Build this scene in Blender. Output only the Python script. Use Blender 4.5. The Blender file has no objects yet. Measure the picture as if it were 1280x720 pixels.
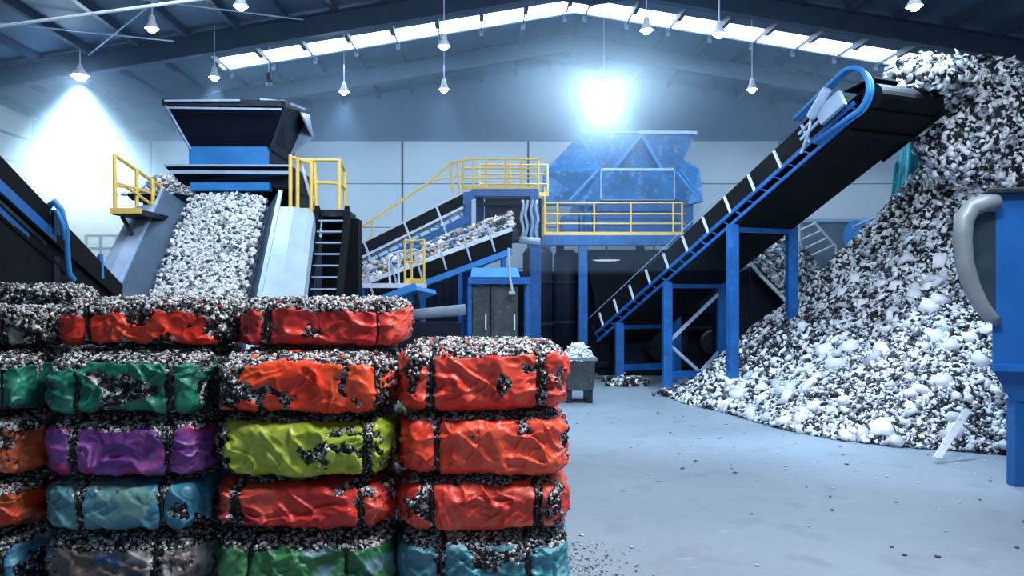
import bpy, math, random
import numpy as np
from mathutils import Vector, Matrix
random.seed(7)
SC = bpy.context.scene
COL = SC.collection
F, CX, CY, CH = 1000.0, 600.0, 365.0, 3.0

def P(px, py, Y):
    """world point that lies at depth Y on the sight line of pixel px,py"""
    return Vector(((px - CX) / F * Y, Y, CH - (py - CY) / F * Y))

# ------------------------------------------------------------------ noise
def _h(ix, iy, iz, s):
    n = (ix.astype(np.int64) * 374761393 + iy.astype(np.int64) * 668265263 + iz.astype(np.int64) * 1274126177 + s * 974634777) & 0xffffffff
    n = ((n ^ (n >> 13)) * 1274126177) & 0xffffffff
    n = ((n ^ (n >> 16)) * 2246822519) & 0xffffffff
    return (n ^ (n >> 15)) & 0xffffff
def vnoise(p, s=0):
    """smooth value noise -1..1 on (N,3)"""
    f = np.floor(p); t = p - f; t = t * t * t * (t * (t * 6 - 15) + 10)
    i = f.astype(np.int64); r = 0
    for dx in (0, 1):
        for dy in (0, 1):
            for dz in (0, 1):
                w = (t[:, 0] if dx else 1 - t[:, 0]) * (t[:, 1] if dy else 1 - t[:, 1]) * (t[:, 2] if dz else 1 - t[:, 2])
                r = r + w * (_h(i[:, 0] + dx, i[:, 1] + dy, i[:, 2] + dz, s) / 8388607.5 - 1)
    return r
def fbm(p, s=0, o=4, g=.5):
    a, r, n = 1.0, 0, 0
    for k in range(o):
        r = r + a * vnoise(p * 2 ** k + k * 17.3, s + k); n += a; a *= g
    return r / n
def ridge(p, s=0, o=3):
    a, r, n = 1.0, 0, 0
    for k in range(o):
        r = r + a * (1 - 2 * np.abs(vnoise(p * 2 ** k + k * 9.1, s + k))); n += a; a *= .5
    return r / n
def sstep(a, b, x):
    t = np.clip((x - a) / (b - a), 0, 1); return t * t * (3 - 2 * t)

# ------------------------------------------------------------------ materials
def mat(name, col, rough=.5, metal=0, var=.15, vscale=3, bump=0, bscale=20, spec=.5, dirt=None, dirt_amt=.5):
    m = bpy.data.materials.new(name); m.use_nodes = True
    nt = m.node_tree; N, L = nt.nodes, nt.links
    b = N['Principled BSDF']; b.inputs['Roughness'].default_value = rough; b.inputs['Metallic'].default_value = metal
    b.inputs['Specular IOR Level'].default_value = spec
    tc = N.new('ShaderNodeTexCoord'); nz = N.new('ShaderNodeTexNoise'); nz.inputs['Scale'].default_value = vscale
    nz.inputs['Detail'].default_value = 6; L.new(tc.outputs['Object'], nz.inputs['Vector'])
    cr = N.new('ShaderNodeValToRGB'); L.new(nz.outputs['Fac'], cr.inputs['Fac'])
    lo = [c * (1 - var) for c in col]; hi = [min(1, c * (1 + var)) for c in col]
    cr.color_ramp.elements[0].position = .3; cr.color_ramp.elements[1].position = .7
    cr.color_ramp.elements[0].color = (*lo, 1); cr.color_ramp.elements[1].color = (*hi, 1)
    out = cr.outputs['Color']
    if dirt:
        n2 = N.new('ShaderNodeTexNoise'); n2.inputs['Scale'].default_value = vscale * 4; n2.inputs['Detail'].default_value = 8
        L.new(tc.outputs['Object'], n2.inputs['Vector'])
        r2 = N.new('ShaderNodeValToRGB'); L.new(n2.outputs['Fac'], r2.inputs['Fac'])
        r2.color_ramp.elements[0].position = .55; r2.color_ramp.elements[1].position = .68
        r2.color_ramp.elements[0].color = (0, 0, 0, 1); r2.color_ramp.elements[1].color = (dirt_amt,) * 3 + (1,)
        mx = N.new('ShaderNodeMix'); mx.data_type = 'RGBA'; mx.inputs[7].default_value = (*dirt, 1)
        L.new(r2.outputs['Color'], mx.inputs[0]); L.new(out, mx.inputs[6]); out = mx.outputs[2]
    L.new(out, b.inputs['Base Color'])
    if bump:
        n3 = N.new('ShaderNodeTexNoise'); n3.inputs['Scale'].default_value = bscale; n3.inputs['Detail'].default_value = 5
        L.new(tc.outputs['Object'], n3.inputs['Vector'])
        bp = N.new('ShaderNodeBump'); bp.inputs['Strength'].default_value = bump; bp.inputs['Distance'].default_value = .02
        L.new(n3.outputs['Fac'], bp.inputs['Height']); L.new(bp.outputs['Normal'], b.inputs['Normal'])
    return m
def emat(name, col, s):
    m = bpy.data.materials.new(name); m.use_nodes = True
    b = m.node_tree.nodes['Principled BSDF']; b.inputs['Base Color'].default_value = (*col, 1)
    b.inputs['Emission Color'].default_value = (*col, 1); b.inputs['Emission Strength'].default_value = s
    return m
BLUE = mat('blue_paint', (.006, .11, .37), .38, 0, .25, 2, dirt=(.22, .4, .62), dirt_amt=.12)
SKYB = mat('light_blue_paint', (.035, .24, .62), .35, 0, .15, 2)
HOPB = mat('worn_blue_paint', (.015, .14, .4), .45, 0, .35, 1.2, dirt=(.35, .5, .68), dirt_amt=.35)
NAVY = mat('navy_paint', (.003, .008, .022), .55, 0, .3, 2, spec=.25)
BLACK = mat('black_rubber', (.003, .004, .006), .7, 0, .3, 4, spec=.15)
DARK = mat('dark_steel', (.012, .018, .03), .5, .3, .4, 3, dirt=(.07, .09, .12), dirt_amt=.4)
GALV = mat('galvanised_steel', (.42, .54, .72), .4, .1, .15, 1.5, dirt=(.5, .6, .75), dirt_amt=.3)
WHITE = mat('white_paint', (.72, .78, .86), .5, 0, .1, 3, dirt=(.1, .12, .15), dirt_amt=.4)
YELL = mat('yellow_paint', (.95, .62, .13), .45, 0, .12, 3)
GREY = mat('grey_paint', (.16, .21, .27), .5, 0, .2, 2, dirt=(.3, .36, .42), dirt_amt=.3)
DGRN = mat('weathered_dark_plastic', (.04, .055, .06), .6, 0, .3, 3, dirt=(.12, .14, .15), dirt_amt=.4)
STRAP = mat('black_strap', (.006, .006, .007), .4, 0, .2, 10)
BRIM = mat('bare_worn_rim', (.4, .55, .8), .4, .2, .2, 6)

def attr_mat(name, rough=.6, spec=.4, bump=.0, bscale=40):
    m = bpy.data.materials.new(name); m.use_nodes = True
    N, L = m.node_tree.nodes, m.node_tree.links; b = N['Principled BSDF']
    a = N.new('ShaderNodeAttribute'); a.attribute_name = 'Col'
    b.inputs['Roughness'].default_value = rough; b.inputs['Specular IOR Level'].default_value = spec
    L.new(a.outputs['Color'], b.inputs['Base Color'])
    if bump:
        tc = N.new('ShaderNodeTexCoord'); n = N.new('ShaderNodeTexNoise'); n.inputs['Scale'].default_value = bscale
        L.new(tc.outputs['Object'], n.inputs['Vector']); bp = N.new('ShaderNodeBump')
        bp.inputs['Strength'].default_value = bump; bp.inputs['Distance'].default_value = .02
        L.new(n.outputs['Fac'], bp.inputs['Height']); L.new(bp.outputs['Normal'], b.inputs['Normal'])
    return m
SHRED = attr_mat('shredded_plastic', .5, .4)

def bale_material():
    m = bpy.data.materials.new('compressed_bale'); m.use_nodes = True
    N, L = m.node_tree.nodes, m.node_tree.links; b = N['Principled BSDF']
    a = N.new('ShaderNodeAttribute'); a.attribute_name = 'Col'
    k = N.new('ShaderNodeAttribute'); k.attribute_name = 'Mask'
    tc = N.new('ShaderNodeTexCoord')
    v = N.new('ShaderNodeTexVoronoi'); v.inputs['Scale'].default_value = 26; v.inputs['Randomness'].default_value = 1
    nz = N.new('ShaderNodeTexNoise'); nz.inputs['Scale'].default_value = 14; nz.inputs['Detail'].default_value = 4
    mp = N.new('ShaderNodeMixRGB'); mp.inputs[0].default_value = .12
    L.new(tc.outputs['Object'], mp.inputs[1]); L.new(nz.outputs['Color'], mp.inputs[2]); L.new(tc.outputs['Object'], nz.inputs['Vector'])
    L.new(mp.outputs[0], v.inputs['Vector'])
    sp = N.new('ShaderNodeSeparateColor'); L.new(v.outputs['Color'], sp.inputs[0])
    r = N.new('ShaderNodeValToRGB'); L.new(sp.outputs[0], r.inputs['Fac'])
    e = r.color_ramp.elements; e[0].position = .0; e[0].color = (.004, .005, .007, 1); e[1].position = .62; e[1].color = (.01, .012, .015, 1)
    x = e.new(.72); x.color = (.16, .17, .18, 1); x = e.new(.92); x.color = (.62, .66, .7, 1)
    # ragged edge of the wrap
    n2 = N.new('ShaderNodeTexNoise'); n2.inputs['Scale'].default_value = 22; n2.inputs['Detail'].default_value = 4
    L.new(tc.outputs['Object'], n2.inputs['Vector'])
    ad = N.new('ShaderNodeMath'); ad.operation = 'MULTIPLY_ADD'; ad.inputs[1].default_value = .7; L.new(n2.outputs['Fac'], ad.inputs[0])
    sb = N.new('ShaderNodeMath'); sb.operation = 'SUBTRACT'; sb.inputs[1].default_value = .35; L.new(k.outputs['Fac'], sb.inputs[0]); L.new(sb.outputs[0], ad.inputs[2])
    mr = N.new('ShaderNodeMapRange'); mr.inputs[1].default_value = .42; mr.inputs[2].default_value = .54; L.new(ad.outputs[0], mr.inputs[0])
    mx = N.new('ShaderNodeMix'); mx.data_type = 'RGBA'; L.new(mr.outputs[0], mx.inputs[0]); L.new(r.outputs['Color'], mx.inputs[6]); L.new(a.outputs['Color'], mx.inputs[7])
    L.new(mx.outputs[2], b.inputs['Base Color'])
    b.inputs['Roughness'].default_value = .42; b.inputs['Specular IOR Level'].default_value = .45
    n3 = N.new('ShaderNodeTexNoise'); n3.inputs['Scale'].default_value = 7; n3.inputs['Detail'].default_value = 5; n3.noise_type = 'RIDGED_MULTIFRACTAL'
    L.new(tc.outputs['Object'], n3.inputs['Vector'])
    bp = N.new('ShaderNodeBump'); bp.inputs['Strength'].default_value = .5; bp.inputs['Distance'].default_value = .03
    L.new(n3.outputs['Fac'], bp.inputs['Height']); L.new(bp.outputs['Normal'], b.inputs['Normal'])
    return m
BALE = bale_material()

# ------------------------------------------------------------------ objects
def tag(o, label=None, cat=None, group=None, kind=None):
    if label: o['label'] = label
    if cat: o['category'] = cat
    if group: o['group'] = group
    if kind: o['kind'] = kind
    return o
def empty(name, loc, label, cat, group=None):
    o = bpy.data.objects.new(name, None); COL.objects.link(o); o.location = loc; o.empty_display_size = .2
    return tag(o, label, cat, group)
def link(name, me, m, parent=None):
    o = bpy.data.objects.new(name, me); COL.objects.link(o); o.data.materials.append(m)
    if parent:
        o.parent = parent; off = world_loc(parent)
        me.transform(Matrix.Translation(-off))
    return o
def world_loc(o):
    v = Vector(o.location)
    while o.parent: o = o.parent; v += o.location
    return v
class MB:
    def __init__(s): s.v = []; s.f = []
    def add(s, vs, fs):
        n = len(s.v); s.v += [tuple(v) for v in vs]; s.f += [tuple(i + n for i in f) for f in fs]; return s
    def box(s, a, b):
        x0, y0, z0 = a; x1, y1, z1 = b
        return s.hexa([(x0, y0, z0), (x1, y0, z0), (x1, y1, z0), (x0, y1, z0), (x0, y0, z1), (x1, y0, z1), (x1, y1, z1), (x0, y1, z1)])
    def hexa(s, v):
        return s.add(v, [(3, 2, 1, 0), (4, 5, 6, 7), (0, 1, 5, 4), (1, 2, 6, 5), (2, 3, 7, 6), (3, 0, 4, 7)])
    def frame(s, a, b, up=None):
        a, b = Vector(a), Vector(b); d = (b - a).normalized()
        u = Vector(up) if up is not None else (Vector((0, 0, 1)) if abs(d.z) < .95 else Vector((0, 1, 0)))
        sd = d.cross(u).normalized(); return a, b, d, sd, sd.cross(d).normalized()
    def beam(s, a, b, w, h, up=None):
        a, b, d, sd, u = s.frame(a, b, up); w /= 2; h /= 2
        return s.hexa([a - sd * w - u * h, a + sd * w - u * h, b + sd * w - u * h, b - sd * w - u * h,
                       a - sd * w + u * h, a + sd * w + u * h, b + sd * w + u * h, b - sd * w + u * h])
    def ibeam(s, a, b, w, h, t=.02, up=None):
        a, b, d, sd, u = s.frame(a, b, up)
        s.beam(a + u * (h / 2 - t / 2), b + u * (h / 2 - t / 2), w, t, up); s.beam(a - u * (h / 2 - t / 2), b - u * (h / 2 - t / 2), w, t, up)
        return s.beam(a, b, t, h - 2 * t, up)
    def tube(s, pts, r, n=8, closed=False):
        pts = [Vector(p) for p in pts]; m = len(pts); rings = []; pu = None
        for i, p in enumerate(pts):
            d = (pts[(i + 1) % m] - pts[i - 1]) if closed else (pts[min(i + 1, m - 1)] - pts[max(i - 1, 0)])
            d.normalize(); u = pu if pu is not None else (Vector((0, 0, 1)) if abs(d.z) < .9 else Vector((1, 0, 0)))
            sd = d.cross(u).normalized(); u = sd.cross(d).normalized(); pu = u
            rr = r[i] if isinstance(r, (list, tuple)) else r
            rings.append([p + (sd * math.cos(t) + u * math.sin(t)) * rr for t in [2 * math.pi * k / n for k in range(n)]])
        vs = [v for g in rings for v in g]; fs = []
        for i in range(m if closed else m - 1):
            j = (i + 1) % m
            for k in range(n): l = (k + 1) % n; fs.append((i * n + k, i * n + l, j * n + l, j * n + k))
        if not closed: fs += [tuple(range(n))[::-1], tuple((m - 1) * n + k for k in range(n))]
        return s.add(vs, fs)
    def lathe(s, c, prof, n=24, ax='z'):
        vs = []; c = Vector(c)
        for r, h in prof:
            for k in range(n):
                t = 2 * math.pi * k / n; a, b = r * math.cos(t), r * math.sin(t)
                vs.append(c + (Vector((a, b, h)) if ax == 'z' else Vector((h, a, b)) if ax == 'x' else Vector((a, h, b))))
        fs = []
        for i in range(len(prof) - 1):
            for k in range(n): l = (k + 1) % n; fs.append((i * n + k, i * n + l, (i + 1) * n + l, (i + 1) * n + k))
        return s.add(vs, fs)
    def plate(s, poly, t):
        """planar-ish polygon with thickness t"""
        p = [Vector(q) for q in poly]; nrm = Vector((0, 0, 0))
        for i in range(len(p)): nrm += p[i].cross(p[(i + 1) % len(p)])
        nrm.normalize(); n = len(p)
        vs = [q + nrm * t / 2 for q in p] + [q - nrm * t / 2 for q in p]
        fs = [tuple(range(n)), tuple(range(2 * n - 1, n - 1, -1))] + [(i, i + n, (i + 1) % n + n, (i + 1) % n) for i in range(n)]
        return s.add(vs, fs)
    def rivets(s, a, b, n, r=.03):
        a, b = Vector(a), Vector(b)
        for i in range(n):
            c = a.lerp(b, (i + .5) / n); s.box(c - Vector((r, r, r)), c + Vector((r, r, r)))
        return s
    def build(s, name, m, parent=None, bevel=0, smooth=False):
        me = bpy.data.meshes.new(name); me.from_pydata(s.v, [], s.f); me.validate(); me.update()
        o = link(name, me, m, parent)
        if smooth:
            for p in me.polygons: p.use_smooth = True
        if bevel:
            b = o.modifiers.new('bevel', 'BEVEL'); b.width = bevel; b.segments = 2; b.limit_method = 'ANGLE'
        return o
def npmesh(name, verts, faces, attrs=None, smooth=False):
    """verts (N,3), faces (M,4)"""
    me = bpy.data.meshes.new(name); nv, nf = len(verts), len(faces)
    me.vertices.add(nv); me.vertices.foreach_set('co', np.ascontiguousarray(verts, dtype=np.float32).ravel())
    me.loops.add(nf * 4); me.loops.foreach_set('vertex_index', np.ascontiguousarray(faces, dtype=np.int32).ravel())
    me.polygons.add(nf); me.polygons.foreach_set('loop_start', np.arange(0, nf * 4, 4, dtype=np.int32))
    me.polygons.foreach_set('loop_total', np.full(nf, 4, dtype=np.int32))
    if smooth: me.polygons.foreach_set('use_smooth', np.ones(nf, dtype=bool))
    me.update(calc_edges=True)
    for k, a in (attrs or {}).items():
        if a.ndim == 2:
            at = me.color_attributes.new(k, 'FLOAT_COLOR', 'POINT'); c = np.ones((nv, 4), np.float32); c[:, :3] = a
            at.data.foreach_set('color', c.ravel())
        else:
            at = me.attributes.new(k, 'FLOAT', 'POINT'); at.data.foreach_set('value', a.astype(np.float32))
    return me

# ------------------------------------------------------------------ loose shreds
def palette(rng, n, pal):
    w = np.array([p[0] for p in pal], float); w /= w.sum()
    idx = rng.choice(len(pal), n, p=w); c = np.array([p[1] for p in pal], float)[idx]
    return np.clip(c * rng.uniform(.75, 1.2, (n, 1)), 0, .95)
WHITEPAL = [(5, (.7, .745, .8)), (2, (.5, .55, .62)), (1.2, (.2, .23, .28)), (2.2, (.03, .035, .045)), (2.6, (.008, .009, .012))]
MIXPAL = [(4, (.72, .74, .76)), (3, (.42, .44, .46)), (3, (.13, .14, .15)), (4, (.012, .013, .016))]
def flakes(pos, nrm, size, col, rng, tilt=.9, thick=.16, aspect=(.4, 1.0)):
    """(N) irregular bent chips lying roughly along nrm -> verts, faces, colours"""
    n = len(pos)
    nn = nrm + rng.normal(0, tilt, (n, 3)) * .6; nn /= np.linalg.norm(nn, axis=1)[:, None] + 1e-9
    r = rng.normal(0, 1, (n, 3)); u = np.cross(nn, r); u /= np.linalg.norm(u, axis=1)[:, None] + 1e-9
    w = np.cross(nn, u); asp = rng.uniform(*aspect, n)
    bu, bw, bn = u * size[:, None], w * (size * asp)[:, None], nn * (size * thick)[:, None]
    vs = []
    for sz in (-1, 1):
        for (a, b) in ((-1, -1), (0, -1.15), (1, -1), (1, 1), (0, 1.15), (-1, 1)):
            ja, jb = rng.uniform(.55, 1.15, n), rng.uniform(.55, 1.15, n)
            bend = (-.35 if a else .5) * 1.0
            vs.append(pos + bu * (a * ja)[:, None] * .5 + bw * (b * jb)[:, None] * .5 + bn * (sz * .5 + bend * 1.3))
    V = np.stack(vs, 1).reshape(-1, 3)
    f0 = np.array([(0, 5, 4, 1), (1, 4, 3, 2), (6, 7, 10, 11), (7, 8, 9, 10), (0, 1, 7, 6), (1, 2, 8, 7), (2, 3, 9, 8), (3, 4, 10, 9), (4, 5, 11, 10), (5, 0, 6, 11)])
    Fc = (f0[None] + (np.arange(n) * 12)[:, None, None]).reshape(-1, 4)
    C = np.repeat(col, 12, 0)
    return V, Fc, C
def cat_parts(parts):
    V, Fs, C, n = [], [], [], 0
    for v, f, c in parts: V.append(v); Fs.append(f + n); C.append(c); n += len(v)
    return np.concatenate(V), np.concatenate(Fs), np.concatenate(C)
def stuff(name, parts, label, cat, m=SHRED, parent=None, kind='stuff'):
    V, Fc, C = cat_parts(parts)
    o = link(name, npmesh(name, V, Fc, {'Col': C}), m, parent)
    return tag(o, label, cat, None, kind)

# ================================================================== SETTING
RX, RZ, SL, YB, YF = 3.3, 12.7, .165, 34.0, -14.0
XL, XR = -16.5, 23.1
def roofz(x): return RZ - SL * abs(x - RX)

def floor_mat():
    m = mat('concrete_floor', (.21, .265, .33), .5, 0, .12, .35, dirt=(.13, .16, .19), dirt_amt=.4, bump=.25, bscale=9)
    N, L = m.node_tree.nodes, m.node_tree.links; b = N['Principled BSDF']
    src = b.inputs['Base Color'].links[0].from_socket
    tc = [n for n in N if n.type == 'TEX_COORD'][0]
    n4 = N.new('ShaderNodeTexNoise'); n4.inputs['Scale'].default_value = 2.2; n4.inputs['Detail'].default_value = 10; n4.inputs['Roughness'].default_value = .7
    mp = N.new('ShaderNodeMapping'); mp.inputs['Scale'].default_value = (.5, 1.6, 1); L.new(tc.outputs['Object'], mp.inputs[0]); L.new(mp.outputs[0], n4.inputs['Vector'])
    r = N.new('ShaderNodeValToRGB'); r.color_ramp.elements[0].position = .6; r.color_ramp.elements[1].position = .72; L.new(n4.outputs['Fac'], r.inputs[0])
    mx = N.new('ShaderNodeMix'); mx.data_type = 'RGBA'; mx.inputs[7].default_value = (.42, .47, .54, 1)
    mu = N.new('ShaderNodeMath'); mu.operation = 'MULTIPLY'; mu.inputs[1].default_value = .6; L.new(r.outputs['Color'], mu.inputs[0])
    L.new(mu.outputs[0], mx.inputs[0]); L.new(src, mx.inputs[6]); L.new(mx.outputs[2], b.inputs['Base Color'])
    rr = N.new('ShaderNodeMapRange'); rr.inputs[3].default_value = .32; rr.inputs[4].default_value = .62; L.new(n4.outputs['Fac'], rr.inputs[0]); L.new(rr.outputs[0], b.inputs['Roughness'])
    return m
def S(o): o['kind'] = 'structure'; return o
S(MB().box((XL - .3, YF - .3, -.3), (XR + .3, YB + .3, 0)).build('floor', floor_mat()))
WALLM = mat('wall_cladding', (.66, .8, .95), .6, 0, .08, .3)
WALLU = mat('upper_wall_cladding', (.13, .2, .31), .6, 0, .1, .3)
ROOFM = mat('roof_sheet', (.05, .09, .155), .6, 0, .2, .5)
STEEL = mat('roof_steel', (.02, .04, .08), .5, .2, .2, 2)
# back wall: lower cladding panels with real joints, upper band in darker sheet
w = MB(); rows = [0, 2.2, 4.0, 5.75, 7.6, 9.45]; cols = [XL]
x = -14.0
while x < XR - .5: cols.append(x); x += 5.35
cols.append(XR)
for i in range(len(rows) - 1):
    for j in range(len(cols) - 1): w.box((cols[j] + .045, YB, rows[i] + .02), (cols[j + 1] - .045, YB + .12, rows[i + 1] - .02))
S(w.build('wall_back', WALLM))
w = MB(); w.box((XL, YB + .09, 0), (XR, YB + .3, 9.45)); S(w.build('wall_back_frame', STEEL))
gz = 9.47; w = MB()
poly = [(XL, gz), (XR, gz), (XR, roofz(XR)), (RX, RZ), (XL, roofz(XL))]
w.plate([(a, YB + .12, b) for a, b in poly], .2)
for j in cols[1:-1]: w.box((j - .06, YB - .04, gz), (j + .06, YB + .1, roofz(j) - .05))
w.box((XL, YB - .08, gz - .06), (XR, YB + .1, gz + .06))
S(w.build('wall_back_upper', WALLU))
S(MB().box((XL - .3, YF, 0), (XL, YB, roofz(XL))).build('wall_left', WALLM))
w = MB()
for k in range(9): w.box((XL - .01, 8, .9 + k * .95), (XL + .05, YB - .1, .98 + k * .95))
S(w.build('trim_1', STEEL))
S(MB().box((XR, YF, 0), (XR + .3, YB, roofz(XR))).build('wall_right', WALLM))
w = MB(); w.box((XL, YF - .3, 0), (-8, YF, 9)); w.box((12, YF - .3, 0), (XR, YF, 9)); w.box((XL, YF - .3, 7.5), (XR, YF, 9.45))
w.plate([(a, YF - .15, b) for a, b in poly], .3)
S(w.build('wall_front', WALLM))
# roof with a skylight band across it
SY0, SY1 = 26.45, 27.85
w = MB()
for (x0, x1) in ((XL - .3, RX), (RX, XR + .3)):
    z0, z1 = roofz(x0), roofz(x1)
    for (y0, y1, a0, a1) in ((YF - .3, SY0, x0, x1), (SY1, YB + .3, x0, x1)) + (((SY0, SY1, XL - .3, -8.9),) if x0 < 0 else ()):
        za, zb = roofz(a0), roofz(a1)
        w.hexa([(a0, y0, za), (a1, y0, zb), (a1, y1, zb), (a0, y1, za), (a0, y0, za + .15), (a1, y0, zb + .15), (a1, y1, zb + .15), (a0, y1, za + .15)])
S(w.build('ceiling', ROOFM))
SKYL = emat('daylight_through_panel', (.62, .82, 1.0), 8.0)
w = MB()
for (a0, a1) in ((-8.9, RX), (RX, XR)):
    za, zb = roofz(a0) + .05, roofz(a1) + .05
    w.hexa([(a0, SY0, za), (a1, SY0, zb), (a1, SY1, zb), (a0, SY1, za), (a0, SY0, za + .03), (a1, SY0, zb + .03), (a1, SY1, zb + .03), (a0, SY1, za + .03)])
S(w.build('window_1', SKYL))
# portal frames
n = 2
for y in (11.5, 17.5, 23.6, 29.6):
    w = MB()
    for (xa, xb) in ((XL, RX), (RX, XR)):
        w.ibeam((xa, y, roofz(xa) - .5), (xb, y, roofz(xb) - .5), .3, .65, .04)
    for xx in (XL + .25, XR - .25): w.ibeam((xx, y, 0), (xx, y, roofz(xx) - .1), .3, .5, .04, up=(1, 0, 0))
    w.plate([(RX - 1.5, y, RZ - 1.02), (RX + 1.5, y, RZ - 1.02), (RX, y, RZ - 1.25)], .05)
    S(w.build('trim_%d' % n, STEEL)); n += 1
w = MB(); x = RX
for sgn in (-1, 1):
    k = 0
    while True:
        xx = RX + sgn * (.35 + k * 1.45); k += 1
        if xx < XL + .2 or xx > XR - .2: break
        w.box((xx - .07, 5, roofz(xx) - .24), (xx + .07, SY0 - .05, roofz(xx) - .02)); w.box((xx - .02, SY0 - .05, roofz(xx) - .12), (xx + .02, SY1 + .05, roofz(xx) - .02)); w.box((xx - .07, SY1 + .05, roofz(xx) - .24), (xx + .07, YB, roofz(xx) - .02))
S(w.build('trim_6', STEEL))
# light coloured transverse pipe and wind braces under the roof
w = MB(); w.tube([P(-40, 38, 15), P(140, 14, 15), P(330, -12, 15)], .035)
S(w.build('trim_7', WHITE))
w = MB()
for a, b in (((-11.5, 17.6), (-5.2, 23.5)), ((-11.5, 23.5), (-5.2, 17.6)), ((-15, 17.6), (-9, 23.5))):
    w.tube([(a[0], a[1], roofz(a[0]) - .3), (b[0], b[1], roofz(b[0]) - .3)], .022, 6)
S(w.build('trim_8', GALV))

# ================================================================== BALES
def bale_surface(p, dims, seed, straps, flat):
    """p in [-1,1]^3 box coords -> displaced points (local, centre origin)"""
    hx, hy, hz = [d / 2 for d in dims]
    q = p.copy(); nexp = 5.0
    k = (np.abs(q[:, 0] * .995) ** 9 + np.abs(q[:, 1]) ** nexp + np.abs(q[:, 2]) ** nexp) ** (1 / nexp)
    m = np.abs(q).max(1); q = q / k[:, None] * m[:, None]
    w = q * np.array([hx, hy, hz]); nrm = q * np.array([1 / hx, 1 / hy, 1 / hz]) * np.abs(q) ** 2
    nrm /= np.linalg.norm(nrm, axis=1)[:, None] + 1e-9
    cr = 0; warp = w + np.stack([fbm(w * 1.6, seed + 40), fbm(w * 1.6, seed + 50), fbm(w * 1.6, seed + 60)], 1) * .22
    sag = fbm(w * np.array([1.3, 1, 2.2]), seed + 3) * .035
    cr = ridge(warp * np.array([2.6, 3, 5.5]), seed, 4)
    def fold(p_, sd, e): return (1 - np.abs(vnoise(p_, sd))) ** e
    R1 = np.array([[.8, .2, .6], [0, 1, 0], [-.6, .1, .8]]); R2 = np.array([[.75, -.2, -.66], [0, 1, 0], [.66, .1, .75]])
    d = sag + fold(warp * np.array([1.9, 2, 4.2]), seed + 1, 5) * .045 + fold((warp @ R1) * np.array([2.2, 3, 7.5]), seed + 90, 6) * .042 \
        + fold((warp @ R2) * np.array([3, 4, 11]), seed + 95, 5) * .028 + fold((warp @ R1) * np.array([9, 9, 17]), seed + 99, 3) * .011 - .045
    for s in straps: d = d - .035 * np.exp(-((w[:, 0] - s * hx) / .05) ** 2)
    d = np.minimum(d, .03)
    flatten = sstep(.5, 1, np.abs(q[:, 2])) * .6
    return w + nrm * (d * (1 - flatten))[:, None], nrm, w
def grid_box(nx, ny, nz):
    V, Fs, n = [], [], 0
    def face(a, b, f):
        nonlocal n
        u, v = np.meshgrid(np.linspace(-1, 1, a + 1), np.linspace(-1, 1, b + 1), indexing='ij')
        V.append(f(u.ravel(), v.ravel())); i, j = np.meshgrid(np.arange(a), np.arange(b), indexing='ij')
        k = (i * (b + 1) + j).ravel() + n; Fs.append(np.stack([k, k + b + 1, k + b + 2, k + 1], 1)); n += (a + 1) * (b + 1)
    o = np.ones_like
    face(nx, nz, lambda u, v: np.stack([u, -o(u), v], 1))
    face(nx, max(8, ny // 3), lambda u, v: np.stack([-u, o(u), v], 1))
    face(nx, ny, lambda u, v: np.stack([u, v, o(u)], 1))
    face(nx // 2, ny // 2, lambda u, v: np.stack([-u, v, -o(u)], 1))
    face(ny, nz, lambda u, v: np.stack([o(u), u, v], 1))
    face(ny, nz, lambda u, v: np.stack([-o(u), -u, v], 1))
    return np.concatenate(V), np.concatenate(Fs)
def mixc(c1, c2, t): return np.array(c1)[None] * (1 - t[:, None]) + np.array(c2)[None] * t[:, None]
def blob(w, hx, hz, cx, cz, rx, rz):
    return ((w[:, 0] / hx - cx) / rx) ** 2 + ((w[:, 2] / hz - cz) / rz) ** 2
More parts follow.
